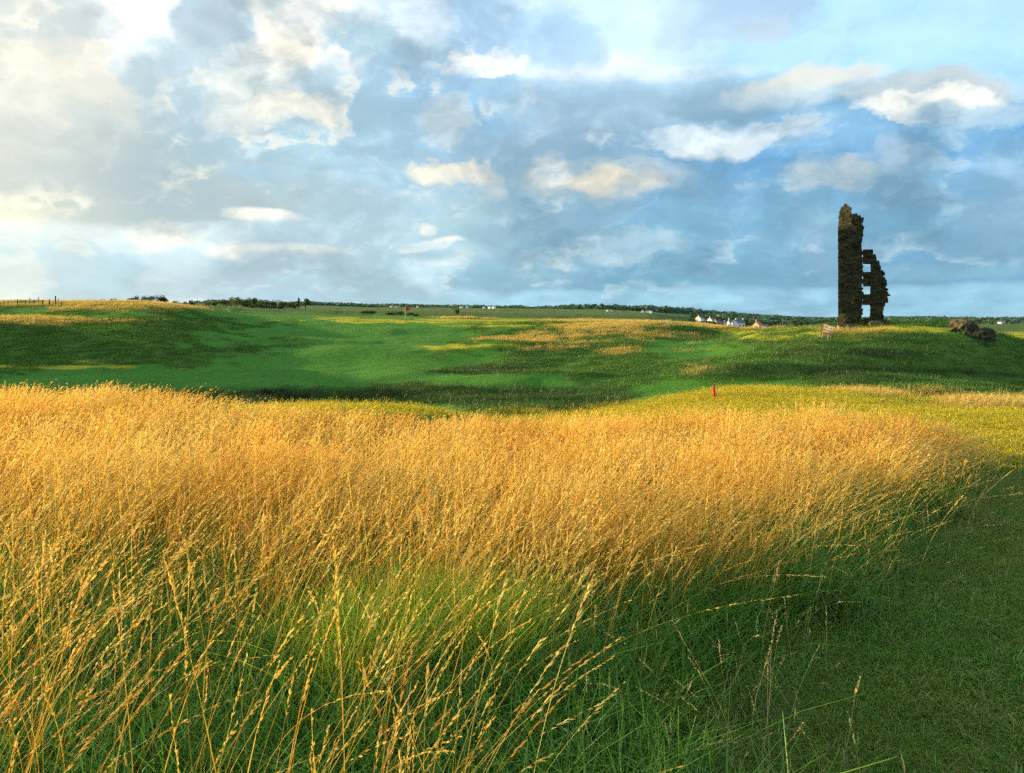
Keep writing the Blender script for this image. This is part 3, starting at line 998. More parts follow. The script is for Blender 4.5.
# stray stalks and bent stems along the edge of the hay
def stray(seed):
    rs = np.random.default_rng(seed)
    v1, f1, c1, path = ribbons(5, .12, (.30, .65), (.2, .35), (.5, .5), (.0018, .003), 8, rs, (0, 1.1), (.16, .16, .05), (.50, .36, .13), kink=.004)
    v2, f2, c2 = spikelets(path, 22, .82, .012, .0035, .35, (.55, .42, .18), rs)
    v3, f3, c3, _ = ribbons(16, .09, (.12, .3), (.4, .3), (.8, .4), (.0025, .005), 5, rs, (0, 1.5), GRN_B, (.10, .20, .06), .3)
    return join([(v1, f1, c1), (v2, f2, c2), (v3, f3, c3)])


sv = [stray(500 + i) for i in range(8)]
def stray_dens(x, y):
    bx = np.interp(y, [p[0] for p in BX], [p[1] for p in BX])
    return sstep(x, bx - 1.3, bx - .3) * (1 - sstep(x, bx + .1, bx + 1.0)) * inview(x, y)
x, y, z, rs = scatter(2600, (0, 9), (2.6, 13), lambda x, y: stray_dens(x, y) * .42, 7)
place('stray_edge_grass', 'loose bent stems and tufts straying onto the turf along the edge of the hay', sv, x, y, z, rs, .6, 1.1, rz=1.5)


# coarse fescue and rough on the far slopes
def rough_tuft(seed, n, hr, sp, wid, cb, ct):
    rs = np.random.default_rng(seed)
    v, f_, c_, _ = ribbons(n, sp, hr, (.2, .15), (.4, .25), wid, 3, rs, (0, .8), cb, ct, .3)
    return v, f_, c_


fes = [rough_tuft(600 + i, 44, (.22, .52), .45, (.012, .026), (.24, .18, .04), (.76, .50, .11)) for i in range(8)]
rgh = [rough_tuft(620 + i, 60, (.12, .34), .45, (.012, .026), (.045, .130, .016), (.085, .19, .020)) for i in range(8)]
hth = [rough_tuft(640 + i, 60, (.15, .40), .45, (.012, .026), (.026, .062, .010), (.052, .100, .014)) for i in range(6)]  # heath tufts, dark enough to carry the hollow's painted shade


x, y, z, rs = scatter(150000, (-95, 110), (22, 170), lambda x, y: dens_mask(1)(x, y) * .7, 8)
place('golden_fescue_grass', 'golden fescue growing in bands on the far slopes and ridges', fes, x, y, z, rs, .6, 1.15, rz=.6)
x, y, z, rs = scatter(90000, (-95, 75), (26, 130), lambda x, y: dens_mask(0)(x, y) * .6, 9)
place('rough_slope_grass', 'olive green rough grass on the far slopes and the castle mound', rgh, x, y, z, rs, .6, 1.2, rz=.6)
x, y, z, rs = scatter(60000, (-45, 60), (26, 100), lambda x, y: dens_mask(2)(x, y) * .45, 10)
place('dark_heath_grass', 'dark coarse grass and heather, partly standing in for shade, in the hollows and on the bank', hth, x, y, z, rs, .6, 1.2, rz=.6)
print('GROUND AND GRASS DONE')


# ------------------------------------------------------------------ small mesh helpers
def box_bm(bm, c, s, rz=0.0, rx=0.0, ry=0.0, jit=0.0, rs=None):
    m = Matrix.Translation(c) @ Matrix.Rotation(rz, 4, 'Z') @ Matrix.Rotation(ry, 4, 'Y') @ Matrix.Rotation(rx, 4, 'X') @ Matrix.Diagonal((s[0], s[1], s[2], 1))
    r = bmesh.ops.create_cube(bm, size=1.0, matrix=m)
    if jit:
        for v in r['verts']:
            v.co += Vector([rs.uniform(-jit, jit) for _ in range(3)])
    return r['verts']


def bar_bm(bm, p0, p1, r0, r1=None, seg=8):
    p0, p1 = Vector(p0), Vector(p1)
    d = p1 - p0
    q = d.to_track_quat('Z', 'Y').to_matrix().to_4x4()
    bmesh.ops.create_cone(bm, cap_ends=True, segments=seg, radius1=r0, radius2=r0 if r1 is None else r1, depth=d.length,
                          matrix=Matrix.Translation((p0 + p1) / 2) @ q)


def fin(name, bm, mat, parent=None, bevel=0.0, smooth=False):
    if bevel:
        bmesh.ops.bevel(bm, geom=list(bm.edges), offset=bevel, segments=2, affect='EDGES', profile=.6)
    me = bpy.data.meshes.new(name)
    bm.to_mesh(me); bm.free()
    if smooth:
        for p_ in me.polygons: p_.use_smooth = True
    return link(name, me, mat, parent)


# ------------------------------------------------------------------ ruined castle tower
STONE, T = new_mat('old_masonry')
tcx = T.n('ShaderNodeTexCoord')
geo = T.n('ShaderNodeNewGeometry')
nz = T.n('ShaderNodeTexNoise'); nz.inputs['Scale'].default_value = 1.7; nz.inputs['Detail'].default_value = 8; T.l(tcx.outputs['Object'], nz.inputs['Vector'])
nf = T.n('ShaderNodeTexNoise'); nf.inputs['Scale'].default_value = 22; nf.inputs['Detail'].default_value = 6; T.l(tcx.outputs['Object'], nf.inputs['Vector'])
rp = T.n('ShaderNodeValToRGB'); e = rp.color_ramp.elements
e[0].color, e[1].color = (.016, .015, .009, 1), (.060, .048, .025, 1)
T.l(geo.outputs['Random Per Island'], rp.inputs[0])
c = T.mixc(T.smooth(nz.outputs[0], .45, .65, 0, .65), rp.outputs[0], (.050, .060, .025, 1))
c = T.mixc(T.smooth(nf.outputs[0], .58, .7, 0, .5), c, (.17, .155, .12, 1))
p = T.n('ShaderNodeBsdfPrincipled'); p.inputs['Roughness'].default_value = .95; p.inputs['Specular IOR Level'].default_value = .1
T.l(c, p.inputs['Base Color'])
b = T.n('ShaderNodeBump'); b.inputs['Strength'].default_value = .8; b.inputs['Distance'].default_value = .05; T.l(nf.outputs[0], b.inputs['Height']); T.l(b.outputs[0], p.inputs['Normal'])
o = T.n('ShaderNodeOutputMaterial'); T.l(p.outputs[0], o.inputs[0])

TW_D = 75.0
S = TW_D / F


def inpoly(x, y, poly):
    ok = False
    j = len(poly) - 1
    for i in range(len(poly)):
        xi, yi = poly[i]; xj, yj = poly[j]
        if (yi > y) != (yj > y) and x < (xj - xi) * (y - yi) / (yj - yi) + xi:
            ok = not ok
        j = i
    return ok


def xspan(outline, z_):
    """left and right edge of the outline at height z_"""
    xs_ = []
    for i in range(len(outline)):
        (x0, z0), (x1, z1) = outline[i - 1], outline[i]
        if (z0 > z_) != (z1 > z_):
            xs_.append(x0 + (x1 - x0) * (z_ - z0) / (z1 - z0))
    return (min(xs_), max(xs_)) if len(xs_) > 1 else None


def masonry(outline, holes, depth_at, course=.2, seed=1, rag=.09):
    """coursed rubble: every stone is its own jittered block laid inside the outline (metres, x right, z up), round a mortared core"""
    rs = random.Random(seed)
    bm = bmesh.new()
    zs = [q[1] for q in outline]
    z_ = min(zs)
    while z_ < max(zs):
        hc = course * rs.uniform(.75, 1.25)
        cz_ = z_ + hc / 2
        sp = xspan(outline, cz_)
        z_ += hc
        if sp is None:
            continue
        L_, R_ = sp[0] + rs.uniform(-rag, rag) * .5, sp[1] + rs.uniform(-1.6 * rag, rag)
        runs = [(L_, R_)]
        for (hx0, hx1, hz0, hz1) in holes:
            if hz0 < cz_ < hz1:
                nr = []
                for a_, b_ in runs:
                    if b_ <= hx0 or a_ >= hx1: nr.append((a_, b_))
                    else:
                        if hx0 - a_ > .05: nr.append((a_, hx0 + rs.uniform(-.04, .04)))
                        if b_ - hx1 > .05: nr.append((hx1 + rs.uniform(-.04, .04), b_))
                runs = nr
        for a_, b_ in runs:
            m_ = (a_ + b_) / 2
            ya, yb = depth_at(m_, cz_)
            if b_ - a_ > .3:
                box_bm(bm, (m_, (ya + yb) / 2 + .02, cz_), (b_ - a_ - .14, yb - ya - .16, hc + .03))
            x_ = a_
            while x_ < b_ - .04:
                wc = rs.uniform(.20, .50)
                x2 = b_ if x_ + wc > b_ - .12 else x_ + wc
                ya, yb = depth_at((x_ + x2) / 2, cz_)
                pr = rs.uniform(-.06, .06)
                pb = rs.uniform(-.05, .05)
                box_bm(bm, ((x_ + x2) / 2, (ya + yb + pr + pb) / 2, cz_), (x2 - x_ - .012, yb + pb - ya - pr, hc - .012), jit=.02, rs=rs)
                x_ = x2
    return bm


def P2(px_, py_):
    return ((px_ - 838.0) * S, (331.0 - py_) * S)


o_keep = [P2(*q) for q in [(838.2, 333), (838.2, 227), (838.6, 216), (839.3, 209), (841.5, 205.2), (845, 204), (849, 205), (850.8, 209), (851.4, 214.4), (855, 214.8), (858.8, 216), (861.4, 219), (862.2, 227), (862.0, 231), (860.9, 237), (861.2, 251), (861.5, 333)]]
o_wing = [P2(*q) for q in [(861.3, 333), (861.3, 250), (866, 250.8), (870.5, 251), (872.0, 255), (873.2, 259.5), (875.5, 262), (877, 266), (879.6, 270), (881.4, 277), (882.4, 283), (884.2, 289), (885.6, 296), (884, 301), (882.3, 306), (880.9, 311), (881.0, 317), (882.2, 321), (885, 324), (887.5, 326), (888, 333)]]
ho = []
for (a0, a1, b0, b1) in [(861.0, 868.2, 263.4, 272.6), (861.0, 868.4, 285.6, 295.0), (861.6, 867.9, 305.4, 316.8)]:
    x0, z1 = P2(a0, b0); x1, z0 = P2(a1, b1)
    ho.append((x0 - .0, x1, z0, z1))
tx, ty = wx(838, TW_D), TW_D
tower = empty('ruined_tower', (tx, ty, EYE - (331 - HY) * S), R(-22.3))
tower.scale = (.985, 1, 1)
tag(tower, 'tall jagged ruin of a stone castle tower standing on the grassy mound', 'ruin')


def dk(x_, z_):
    return (0.0, 1.55 if z_ < 10.2 else 1.15)


kb = masonry(o_keep, [], dk, .19, 3)
for v_ in kb.verts:   # the left arris is sheared back at the head and at the foot, so those corners turn to the sun
    x_, z_ = v_.co.x, v_.co.z
    t_ = min(1, max(0, (z_ - 9.4) / .7)) * max(0, 1.25 - x_) + min(1, max(0, (2.0 - z_) / .6)) * max(0, .62 - x_)
    v_.co.y += t_ * .75
fin('corner_wall', kb, STONE, tower)
fin('window_wall', masonry(o_wing, ho, lambda x_, z_: (.12, 1.15), .19, 5), STONE, tower)
# the return wall running back from the left corner, broken down to about two thirds
o_ret = [(0, -.4), (0, 9.2), (.5, 9.5), (1.1, 8.2), (1.6, 7.4), (2.0, 5.6), (2.6, 5.0), (2.9, 3.2), (3.5, 2.6), (3.8, .8), (4.2, .3), (4.2, -.4)]
bm = masonry(o_ret, [], lambda x_, z_: (0.0, 1.15), .2, 9)
for v_ in bm.verts:
    v_.co = Vector((1.20 - v_.co.y, v_.co.x + 1.72, v_.co.z))
fin('return_wall', bm, STONE, tower)
def rock(name, seed, size, loc, mat, flat=.75, parent=None, sub=4, squash=(1, 1, 1), rough=.35):
    bm = bmesh.new()
    bmesh.ops.create_icosphere(bm, subdivisions=sub, radius=1.0)
    rs = random.Random(seed)
    o3 = Vector([rs.uniform(0, 50) for _ in range(3)])
    from mathutils import noise
    for v_ in bm.verts:
        n_ = v_.co.normalized()
        k = 1 + rough * noise.fractal(n_ * 1.4 + o3, 1.0, 2.0, 4) + .35 * rough * abs(noise.noise(n_ * 5 + o3))
        # flattened facets like broken masonry
        q = n_ * k * (1 + .10 * noise.cell(n_ * 2.6 + o3))
        q = Vector([math.copysign(min(abs(a_), .92 + .2 * noise.noise(n_ * 3 + o3)), a_) for a_ in q])
        v_.co = Vector((q.x * size[0], q.y * size[1], max(q.z, -.5) * size[2]))
    me = bpy.data.meshes.new(name); bm.to_mesh(me); bm.free()
    return link(name, me, mat, parent) if parent else link(name, me, mat)


ROCK = simple('weathered_rock', (.10, .08, .04), .95, .5, 5, .9)
SHADEROCK = simple('shaded_rock', (.024, .026, .014), .95, .5, 5, .9)  # darker copy of the rock, with the tower's shade in its colour
for nm, seed, size, pxx, d, dz, lb in [
    ('masonry_boulder', 1, (.95, .9, .75), 961.5, 67, .10, 'large brown lump of fallen masonry with a sunlit top, leftmost of three on the mound'),
    ('masonry_boulder', 2, (.60, .7, .72), 971, 66.5, .0, 'narrow dark boulder wedged in the middle of the three on the mound'),
    ('masonry_boulder', 3, (.98, .9, .85), 983, 66, .05, 'big round dark boulder at the right end of the three on the mound')]:
    X_, Y_, Z_ = at(pxx, d)
    o_ = rock(nm, seed, size, None, ROCK if seed == 1 else SHADEROCK, sub=3, rough=.5)
    o_.location = (X_, Y_, Z_ + size[2] * .42 + dz)
    o_.rotation_euler = (0, R(12), R(seed * 47))
    tag(o_, lb, 'boulder', 'fallen boulders on the castle mound')
for k, (pxx, d, s_, lb) in enumerate([
    (851, 71.5, (.42, .35, .35), 'small brown stone lying in front of the foot of the tower'),
    (841.5, 73.3, (.35, .3, .25), 'low sunlit stone against the left foot of the tower'),
    (876, 73.6, (.7, .4, .35), 'long pile of dark stone at the right foot of the tower'),
    (887, 74.5, (.55, .5, .35), 'loose dark stone just beyond the right foot of the tower')]):
    X_, Y_, Z_ = at(pxx, d)
    o_ = rock('fallen_stone', 20 + k, s_, None, ROCK, sub=3); o_.location = (X_, Y_, Z_ + s_[2] * .3)
    tag(o_, lb, 'stone', 'fallen stones round the tower foot')

# ------------------------------------------------------------------ benches
WOOD = simple('weathered_timber', (.38, .29, .22), .8, .25, 12, .3)
WOOD_RED = simple('reddish_timber', (.33, .13, .07), .75, .3, 12, .3)
DARKWOOD = simple('dark_timber', (.10, .07, .045), .85, .3, 12, .3)
X_, Y_, Z_ = at(825.5, 66.0)
bench = empty('timber_bench', (X_, Y_, Z_ - .02), R(-38))
bench.rotation_euler = (0, R(17), R(-48))
bench.scale = (.75, .9, 1.02)
tag(bench, 'weathered timber bench with slatted back on the mound left of the ruined tower', 'bench')
for k, (zz, L_) in enumerate([(1.02, 1.35), (.78, 1.15), (.52, 1.15)]):
    bm = bmesh.new(); box_bm(bm, (0, .02 * k, zz + .03), (L_, .06, .14)); fin('back_slat', bm, WOOD, bench, .008)
bm = bmesh.new()
for k in range(3): box_bm(bm, (0, -.12 - .15 * k, .44), (1.2, .12, .04))
fin('seat', bm, WOOD_RED, bench, .006)
for sx in (-.48, .48):
    bm = bmesh.new(); box_bm(bm, (sx, .06, .53), (.10, .08, 1.10)); fin('leg', bm, WOOD, bench, .006)
    bm = bmesh.new(); box_bm(bm, (sx, -.45, .20), (.10, .08, .44)); fin('leg', bm, WOOD, bench, .006)
    bm = bmesh.new(); box_bm(bm, (sx, -.20, .66), (.08, .58, .05)); fin('armrest', bm, WOOD_RED, bench, .006)
X_, Y_, Z_ = at(834.0, 71.0)
lowb = empty('low_bench', (X_, Y_, Z_), R(4))
tag(lowb, 'low dark plank bench behind the slatted bench, beside the tower foot', 'bench')
bm = bmesh.new(); box_bm(bm, (0, 0, .52), (1.25, .3, .07)); fin('seat', bm, DARKWOOD, lowb, .008)
for sx in (-.42, .42):
    bm = bmesh.new(); box_bm(bm, (sx, 0, .22), (.10, .24, .52)); fin('leg', bm, WOOD, lowb, .006)

# ------------------------------------------------------------------ golf course furniture
RED = simple('red_paint', (.60, .014, .018), .45, .12, 6, .05)
WHITE = simple('white_paint', (.72, .72, .68), .6, .12, 10, .1)
YEL = simple('yellow_paint', (.60, .48, .12), .7, .15, 10, .1)
X_, Y_, Z_ = at(714.8, 29.0)
post = empty('marker_post', (X_, Y_, Z_))
post.rotation_euler = (0, R(-4.5), 0)
post.scale = (.85, .85, .84)
tag(post, 'short round topped red marker post leaning slightly on the sunlit turf', 'marker post')
bm = bmesh.new()
bar_bm(bm, (0, 0, -.08), (0, 0, .58), .062, .058, 20); fin('shaft', bm, RED, post, 0, True)
bm = bmesh.new(); bmesh.ops.create_uvsphere(bm, u_segments=20, v_segments=12, radius=.058, matrix=Matrix.Translation((0, 0, .582))); fin('cap', bm, RED, post, 0, True)

X_, Y_, Z_ = at(405.3, 131.0)
flag = empty('flagstick', (X_, Y_, Z_))
tag(flag, 'yellowish flagstick with a small red flag standing in the far putting green', 'flagstick')
bm = bmesh.new(); bar_bm(bm, (0, 0, -.1), (0, 0, 2.2), .045, .035, 10); fin('pole', bm, YEL, flag, 0, True)
bm = bmesh.new()
n_ = 10
vv = []
for i in range(n_ + 1):
    u_ = i / n_
    w_ = .06 * math.sin(u_ * 7)
    for s_ in (-.012, .012):
        vv.append((bm.verts.new((.04 + u_ * .72, w_ + s_, 2.2 - .22 * u_)), bm.verts.new((.04 + u_ * .72, w_ + s_, 1.58 + .14 * u_))))
for i in range(n_):
    a0, a1, b0, b1 = vv[2 * i], vv[2 * i + 1], vv[2 * i + 2], vv[2 * i + 3]
    bm.faces.new((a0[0], a0[1], b0[1], b0[0])); bm.faces.new((a1[0], b1[0], b1[1], a1[1]))
    bm.faces.new((a0[0], b0[0], b1[0], a1[0])); bm.faces.new((a0[1], a1[1], b1[1], b0[1]))
fin('flag_cloth', bm, RED, flag, 0, True)


def stake(pxx, d, h, w, mat, lb, cat, grp, name):
    X_, Y_, Z_ = at(pxx, d)
    bm = bmesh.new()
    box_bm(bm, (0, 0, h / 2 - .05), (w, w, h + .1))
    bmesh.ops.bevel(bm, geom=list(bm.edges), offset=w * .18, segments=2, affect='EDGES')
    o_ = fin(name, bm, mat); o_.location = (X_, Y_, Z_)
    tag(o_, lb, cat, grp)


stake(667.5, 104, .80, .14, WHITE, 'pale grey tee post on the distant slope above the mown path', 'post', None, 'tee_post')
stake(948, 47, .28, .09, WHITE, 'short white stake at the foot of the castle mound', 'stake', 'white stakes below the mound', 'white_stake')
stake(1017.5, 42, .26, .09, WHITE, 'short white stake in rough grass near the right edge', 'stake', 'white stakes below the mound', 'white_stake')
for pxx, d, lb in [(259.5, 47, 'thin yellow stake beside the dark hollow, nearest the hay on the left'),
                   (370, 63, 'thin yellow stake in the shaded hollow left of the middle'),
                   (451.5, 66, 'thin yellow stake in the middle of the shaded hollow'),
                   (541, 58, 'thin yellow stake right of the middle of the hollow'),
                   (608, 48, 'thin yellow stake nearest the sunlit hummock')]:
    stake(pxx, d, .34, .06, YEL, lb, 'stake', 'thin yellow stakes across the hollow', 'yellow_stake')

# fence on the left skyline
fx, fy, fz = at(30, 124)
fence = empty('post_and_wire_fence', (fx, fy, fz))
tag(fence, 'old post and wire fence running along the skyline ridge at the left', 'fence')
tops_ = []
for (pxx, h, w) in [(-34, 1.1, .12), (-22, 1.1, .12), (-9, 1.1, .12), (0, 1.15, .16), (3.8, 1.1, .12), (8.2, 1.15, .12), (12, 1.0, .10), (17.5, 1.2, .16), (21.5, 1.0, .10), (25.5, .95, .15), (30, 1.35, .12), (34.2, .9, .14),
                    (38.6, 1.55, .12), (42.6, 1.05, .17), (49.4, 1.15, .18), (55.6, 1.75, .20), (58.4, 1.35, .10), (61.4, .75, .14)]:
    d_ = 124 - abs(pxx - 30) * .08 + 2 * math.sin(pxx)*.1
    X_, Y_, Z_ = at(pxx, d_)
    h, w = h * .88, w * .75
    bm = bmesh.new(); box_bm(bm, (X_ - fx, Y_ - fy, Z_ - fz + h / 2 - .15), (w, w, h + .3), rz=.3, ry=R(random.uniform(-3, 3)))
    fin('post', bm, DARKWOOD if w > .10 else WOOD, fence, .01)
    tops_.append((X_ - fx, Y_ - fy, Z_ - fz + min(h, 1.0)))
WIRE = simple('galvanised_wire', (.25, .25, .24), .5, .1, 10, 0, .7)
for k in range(3):
    bm = bmesh.new()
    for a_, b_ in zip(tops_[:-1], tops_[1:]):
        bar_bm(bm, (a_[0], a_[1], a_[2] - .1 - .3 * k), (b_[0], b_[1], b_[2] - .1 - .3 * k), .008, .008, 5)
    fin('wire', bm, WIRE, fence)
print('FURNITURE DONE')


# ------------------------------------------------------------------ trees
def tree_parts(seed, h, wide, leafc, shape='round', nl=900, leaf=.42):
    rs = np.random.default_rng(seed); rr = random.Random(seed)
    bm = bmesh.new()
    bar_bm(bm, (0, 0, -.4), (.1, 0, h * .45), h * .035, h * .02, 8)
    bar_bm(bm, (.1, 0, h * .44), (.0, .1, h * .85), h * .02, h * .008, 7)
    lobes = []
    for k in range(11):
        if shape == 'cone':
            t = rr.uniform(.2, .95); rad_ = wide * (1 - t) * .5
        else:
            t = rr.uniform(.35, .88); rad_ = wide * .36 * math.sqrt(max(.05, 1 - ((t - .55) / .45) ** 2))
        a_ = rr.uniform(0, 6.28)
        c_ = np.array([math.cos(a_) * rad_ * rr.uniform(.5, 1.1), math.sin(a_) * rad_ * rr.uniform(.5, 1.1), t * h])
        r_ = wide * rr.uniform(.15, .27) * (1.0 if shape != 'cone' else .7 * (1.2 - t) + .25)
        lobes.append((c_, r_))
        bar_bm(bm, (.05, 0, h * max(.18, t - .3)), tuple(c_), h * .012, h * .004, 5)
    trunk = bm
    cs = np.array([q[0] for q in lobes]); rds = np.array([q[1] for q in lobes])
    ii = rs.integers(0, len(lobes), nl)
    dirs = rs.normal(0, 1, (nl, 3)); dirs /= np.linalg.norm(dirs, axis=1, keepdims=True)
    pos = cs[ii] + dirs * (rds[ii] * rs.uniform(.45, 1.12, nl) ** .6)[:, None] * np.array([1, 1, .8])
    a_ = rs.normal(0, 1, (nl, 3)); a_ /= np.linalg.norm(a_, axis=1, keepdims=True)
    b_ = np.cross(a_, rs.normal(0, 1, (nl, 3))); b_ /= np.linalg.norm(b_, axis=1, keepdims=True)
    s_ = leaf * rs.uniform(.5, 1.1, (nl, 1)) * .5
    v = np.stack((pos - a_ * s_, pos - b_ * s_ * .7, pos + a_ * s_, pos + b_ * s_ * .7), 1).reshape(-1, 3)
    tone = rs.uniform(.6, 1.35, (len(lobes), 1))[ii]
    cc = np.repeat(np.array(leafc) * tone * rs.uniform(.75, 1.25, (nl, 1)), 4, axis=0)
    return trunk, (v, np.arange(nl * 4).reshape(-1, 4), cc)


BARK = simple('bark', (.06, .045, .03), .95, .3, 10, .5)


def tree(name, seed, h, wide, leafc, loc, lb, cat, grp, shape='round', nl=900, leaf=.42):
    t, cr = tree_parts(seed, h, wide, leafc, shape, nl, leaf)
    root = empty(name, loc)
    fin('trunk', t, BARK, root)
    link('crown', mesh_np('crown', *cr), LEAF, root)
    tag(root, lb, cat, grp)
    return root


DARK = (.055, .095, .028); MID = (.11, .135, .040)
protos = {}


def put(kind, pxx, d, h, lb, grp, cat='tree', wide=1.0, sink=0.0):
    """first use builds the tree, later uses copy it"""
    X_, Y_, Z_ = at(pxx, d)
    spec = {'broad': (8, 8.5, DARK, 'round'), 'olive': (8, 9, MID, 'round'), 'conifer': (8, 4.2, (.018, .042, .020), 'cone'), 'bush': (3, 5.0, (.035, .058, .020), 'round')}[kind]
    nm = {'broad': 'broadleaf_tree', 'olive': 'windswept_tree', 'conifer': 'conifer_tree', 'bush': 'bush'}[kind]
    key = (kind, random.randrange(3))
    if key not in protos:
        r_ = tree(nm, hash(kind) % 97 * 0 + {'broad': 1, 'olive': 2, 'conifer': 3, 'bush': 4}[kind] * 10 + key[1], spec[0], spec[1], spec[2], (0, 0, 0), lb, cat, grp, spec[3], 1500 if kind != 'bush' else 800, .62 if kind != 'bush' else .4)
        protos[key] = r_
    else:
        r_ = copy_tree(protos[key])
        for k_ in ('group',):
            if k_ in r_: del r_[k_]
        tag(r_, lb, cat, grp)
    s_ = h / spec[0]
    r_.location = (X_, Y_, Z_ - sink)
    r_.rotation_euler = (0, 0, random.uniform(0, 6.28))
    r_.scale = (s_ * wide, s_ * wide, s_)
    return r_


G1_ = 'trees in the shelter belt beyond the green'
for k in range(26):
    pxx = 206 + k * 3.55 + random.uniform(-1.2, 1.2)
    d = random.uniform(395, 450)
    hpx = np.interp(pxx, [206, 222, 235, 255, 270, 285, 300], [5, 8, 10.5, 10, 9, 8, 8])
    put(random.choice(['broad', 'olive', 'olive', 'broad']), pxx, d, hpx * d / F * random.uniform(.8, 1.05),
        'dull green tree in the shelter belt beyond the left end of the green', G1_)
put('conifer', 298.5, 390, 5.8, 'pointed dark conifer left of the rounded tree ending the shelter belt', None)
put('broad', 305.5, 388, 5.3, 'dark rounded tree at the right end of the shelter belt', None)
for k, (pxx, h) in enumerate([(131, 1.2), (138, 1.6), (145, 1.7), (152, 2.0), (160, 2.3), (163, 1.8)]):
    put('bush', pxx, 170, h * .75, 'low dark bush on the skyline behind the golden ridge', 'bushes on the left skyline', 'bush', .9)
for k, pxx in enumerate([88, 103, 113, 176, 184, 192]):
    put('bush', pxx, 190, 1.0 + random.uniform(-.2, .3), 'tiny bush breaking the left skyline', 'tiny bushes along the left skyline', 'bush', .9)
for k in range(14):
    put('bush', 246 + k * 2.9, 300 + random.uniform(-8, 8), random.uniform(1.0, 1.9), 'low dark gorse bush beneath the shelter belt', 'gorse beneath the shelter belt', 'bush', 1.2)
for k, pxx in enumerate([366, 371, 388, 394, 399, 410, 417]):
    put('bush', pxx, 190, random.uniform(.7, 1.1), 'dark bush on the rough behind the flagstick', 'bushes behind the flagstick', 'bush', 1.7)
put('broad', 456, 240, 2.3, 'lone dark bush standing behind the green right of the flagstick', None, 'bush')
for k, pxx in enumerate([262, 270, 277, 284, 292, 303]):
    put('bush', pxx, 51 + (k % 3) * 1.4, random.uniform(.45, .85), 'dark low scrub in the hollow just behind the left of the hay', 'dark scrub in the hollow behind the hay', 'bush', 1.3, .12)
G2_ = 'trees round the village'
for k in range(44):
    pxx = random.uniform(688, 768)
    top = np.interp(pxx, [688, 700, 724, 745, 768], [322, 323, 322, 325, 326])
    d = random.uniform(690, 830)
    put(random.choice(['broad', 'broad', 'olive']), pxx, d, random.uniform(5, 8), 'dark tree among the white houses of the village', G2_)
for k in range(16):
    put('bush', 689 + k * 2.1 + random.uniform(-.5, .5), 585 + random.uniform(-8, 8), random.uniform(2.0, 3.2), 'dark hedge bush below the village houses', 'hedge below the village', 'bush', 1.3, .6)
for k in range(12):
    put('broad', random.uniform(772, 835), random.uniform(700, 900), random.uniform(4, 7), 'dark tree in the fields between the village and the tower', 'trees between village and tower')
for k in range(14):
    put('broad', random.uniform(885, 1024), random.uniform(600, 900), random.uniform(4, 7), 'dark tree in the fields right of the tower', 'trees right of the tower')


# woods and hedges on the far side, read as one dark mass
def wood_strip(name, label, segs, seed, leafs):
    rs = np.random.default_rng(seed)
    vs, fs, cs, o = [], [], [], 0
    for (p0, p1, d0, d1, h, dens) in segs:
        n = int(abs(p1 - p0) * dens)
        pxx = rs.uniform(p0, p1, n); d = rs.uniform(d0, d1, n)
        x_ = (pxx - CX) / F * d
        z_ = ground(x_, d)
        keep_ = fbm(pxx / 14, d / 160, seed + 9, 3) > -.02
        hh_ = keep_ * h * .45 * (.3 + 1.2 * np.clip(fbm(pxx / 9, d / 90, seed, 3) + .5, 0, 1))
        pos = np.stack((x_, d, z_ + hh_ * rs.uniform(0, 1, n) ** .7), -1)
        s_ = leafs * (d / 1000)[:, None] * rs.uniform(.6, 1.3, (n, 1))
        a_ = rs.normal(0, 1, (n, 3)); a_ /= np.linalg.norm(a_, axis=1, keepdims=True)
        b_ = np.cross(a_, rs.normal(0, 1, (n, 3))); b_ /= np.linalg.norm(b_, axis=1, keepdims=True)
        v = np.stack((pos - a_ * s_, pos - b_ * s_, pos + a_ * s_, pos + b_ * s_), 1).reshape(-1, 3)
        vs.append(v); fs.append(np.arange(n * 4).reshape(-1, 4) + o); o += n * 4
        cs.append(np.repeat(np.array([.050, .105, .068]) * rs.uniform(.6, 1.5, (n, 1)), 4, axis=0))
    me = mesh_np(name, np.concatenate(vs), np.concatenate(fs), np.concatenate(cs))
    tag(link(name, me, LEAF), label, 'woodland', kind='stuff')


wood_strip('distant_woodland', 'dark far-off woods and hedges along the horizon', [
    (560, 700, 1500, 2100, 16, 60), (690, 840, 1300, 2000, 9, 45), (480, 560, 1900, 2600, 9, 40), (300, 480, 2000, 2700, 9, 40),
    (880, 1030, 1300, 2200, 7, 40), (690, 770, 860, 1100, 6, 50), (770, 1030, 900, 1200, 5, 18), (190, 300, 1500, 2400, 12, 35)], 5, 2.4)

# ------------------------------------------------------------------ houses
WALLW = simple('whitewash', (.74, .73, .68), .85, .08, 1.0, .1)
WALLC = simple('cream_render', (.62, .50, .36), .85, .1, 1.0, .1)
SLATE = simple('blue_slate', (.09, .11, .14), .6, .3, 3, .3)
TILE = simple('red_tile', (.36, .14, .07), .7, .25, 3, .3)
GLASS = simple('dark_window', (.03, .035, .04), .15, .1, 1, 0)
PAINT = simple('door_paint', (.10, .05, .04), .5, .1, 2, 0)


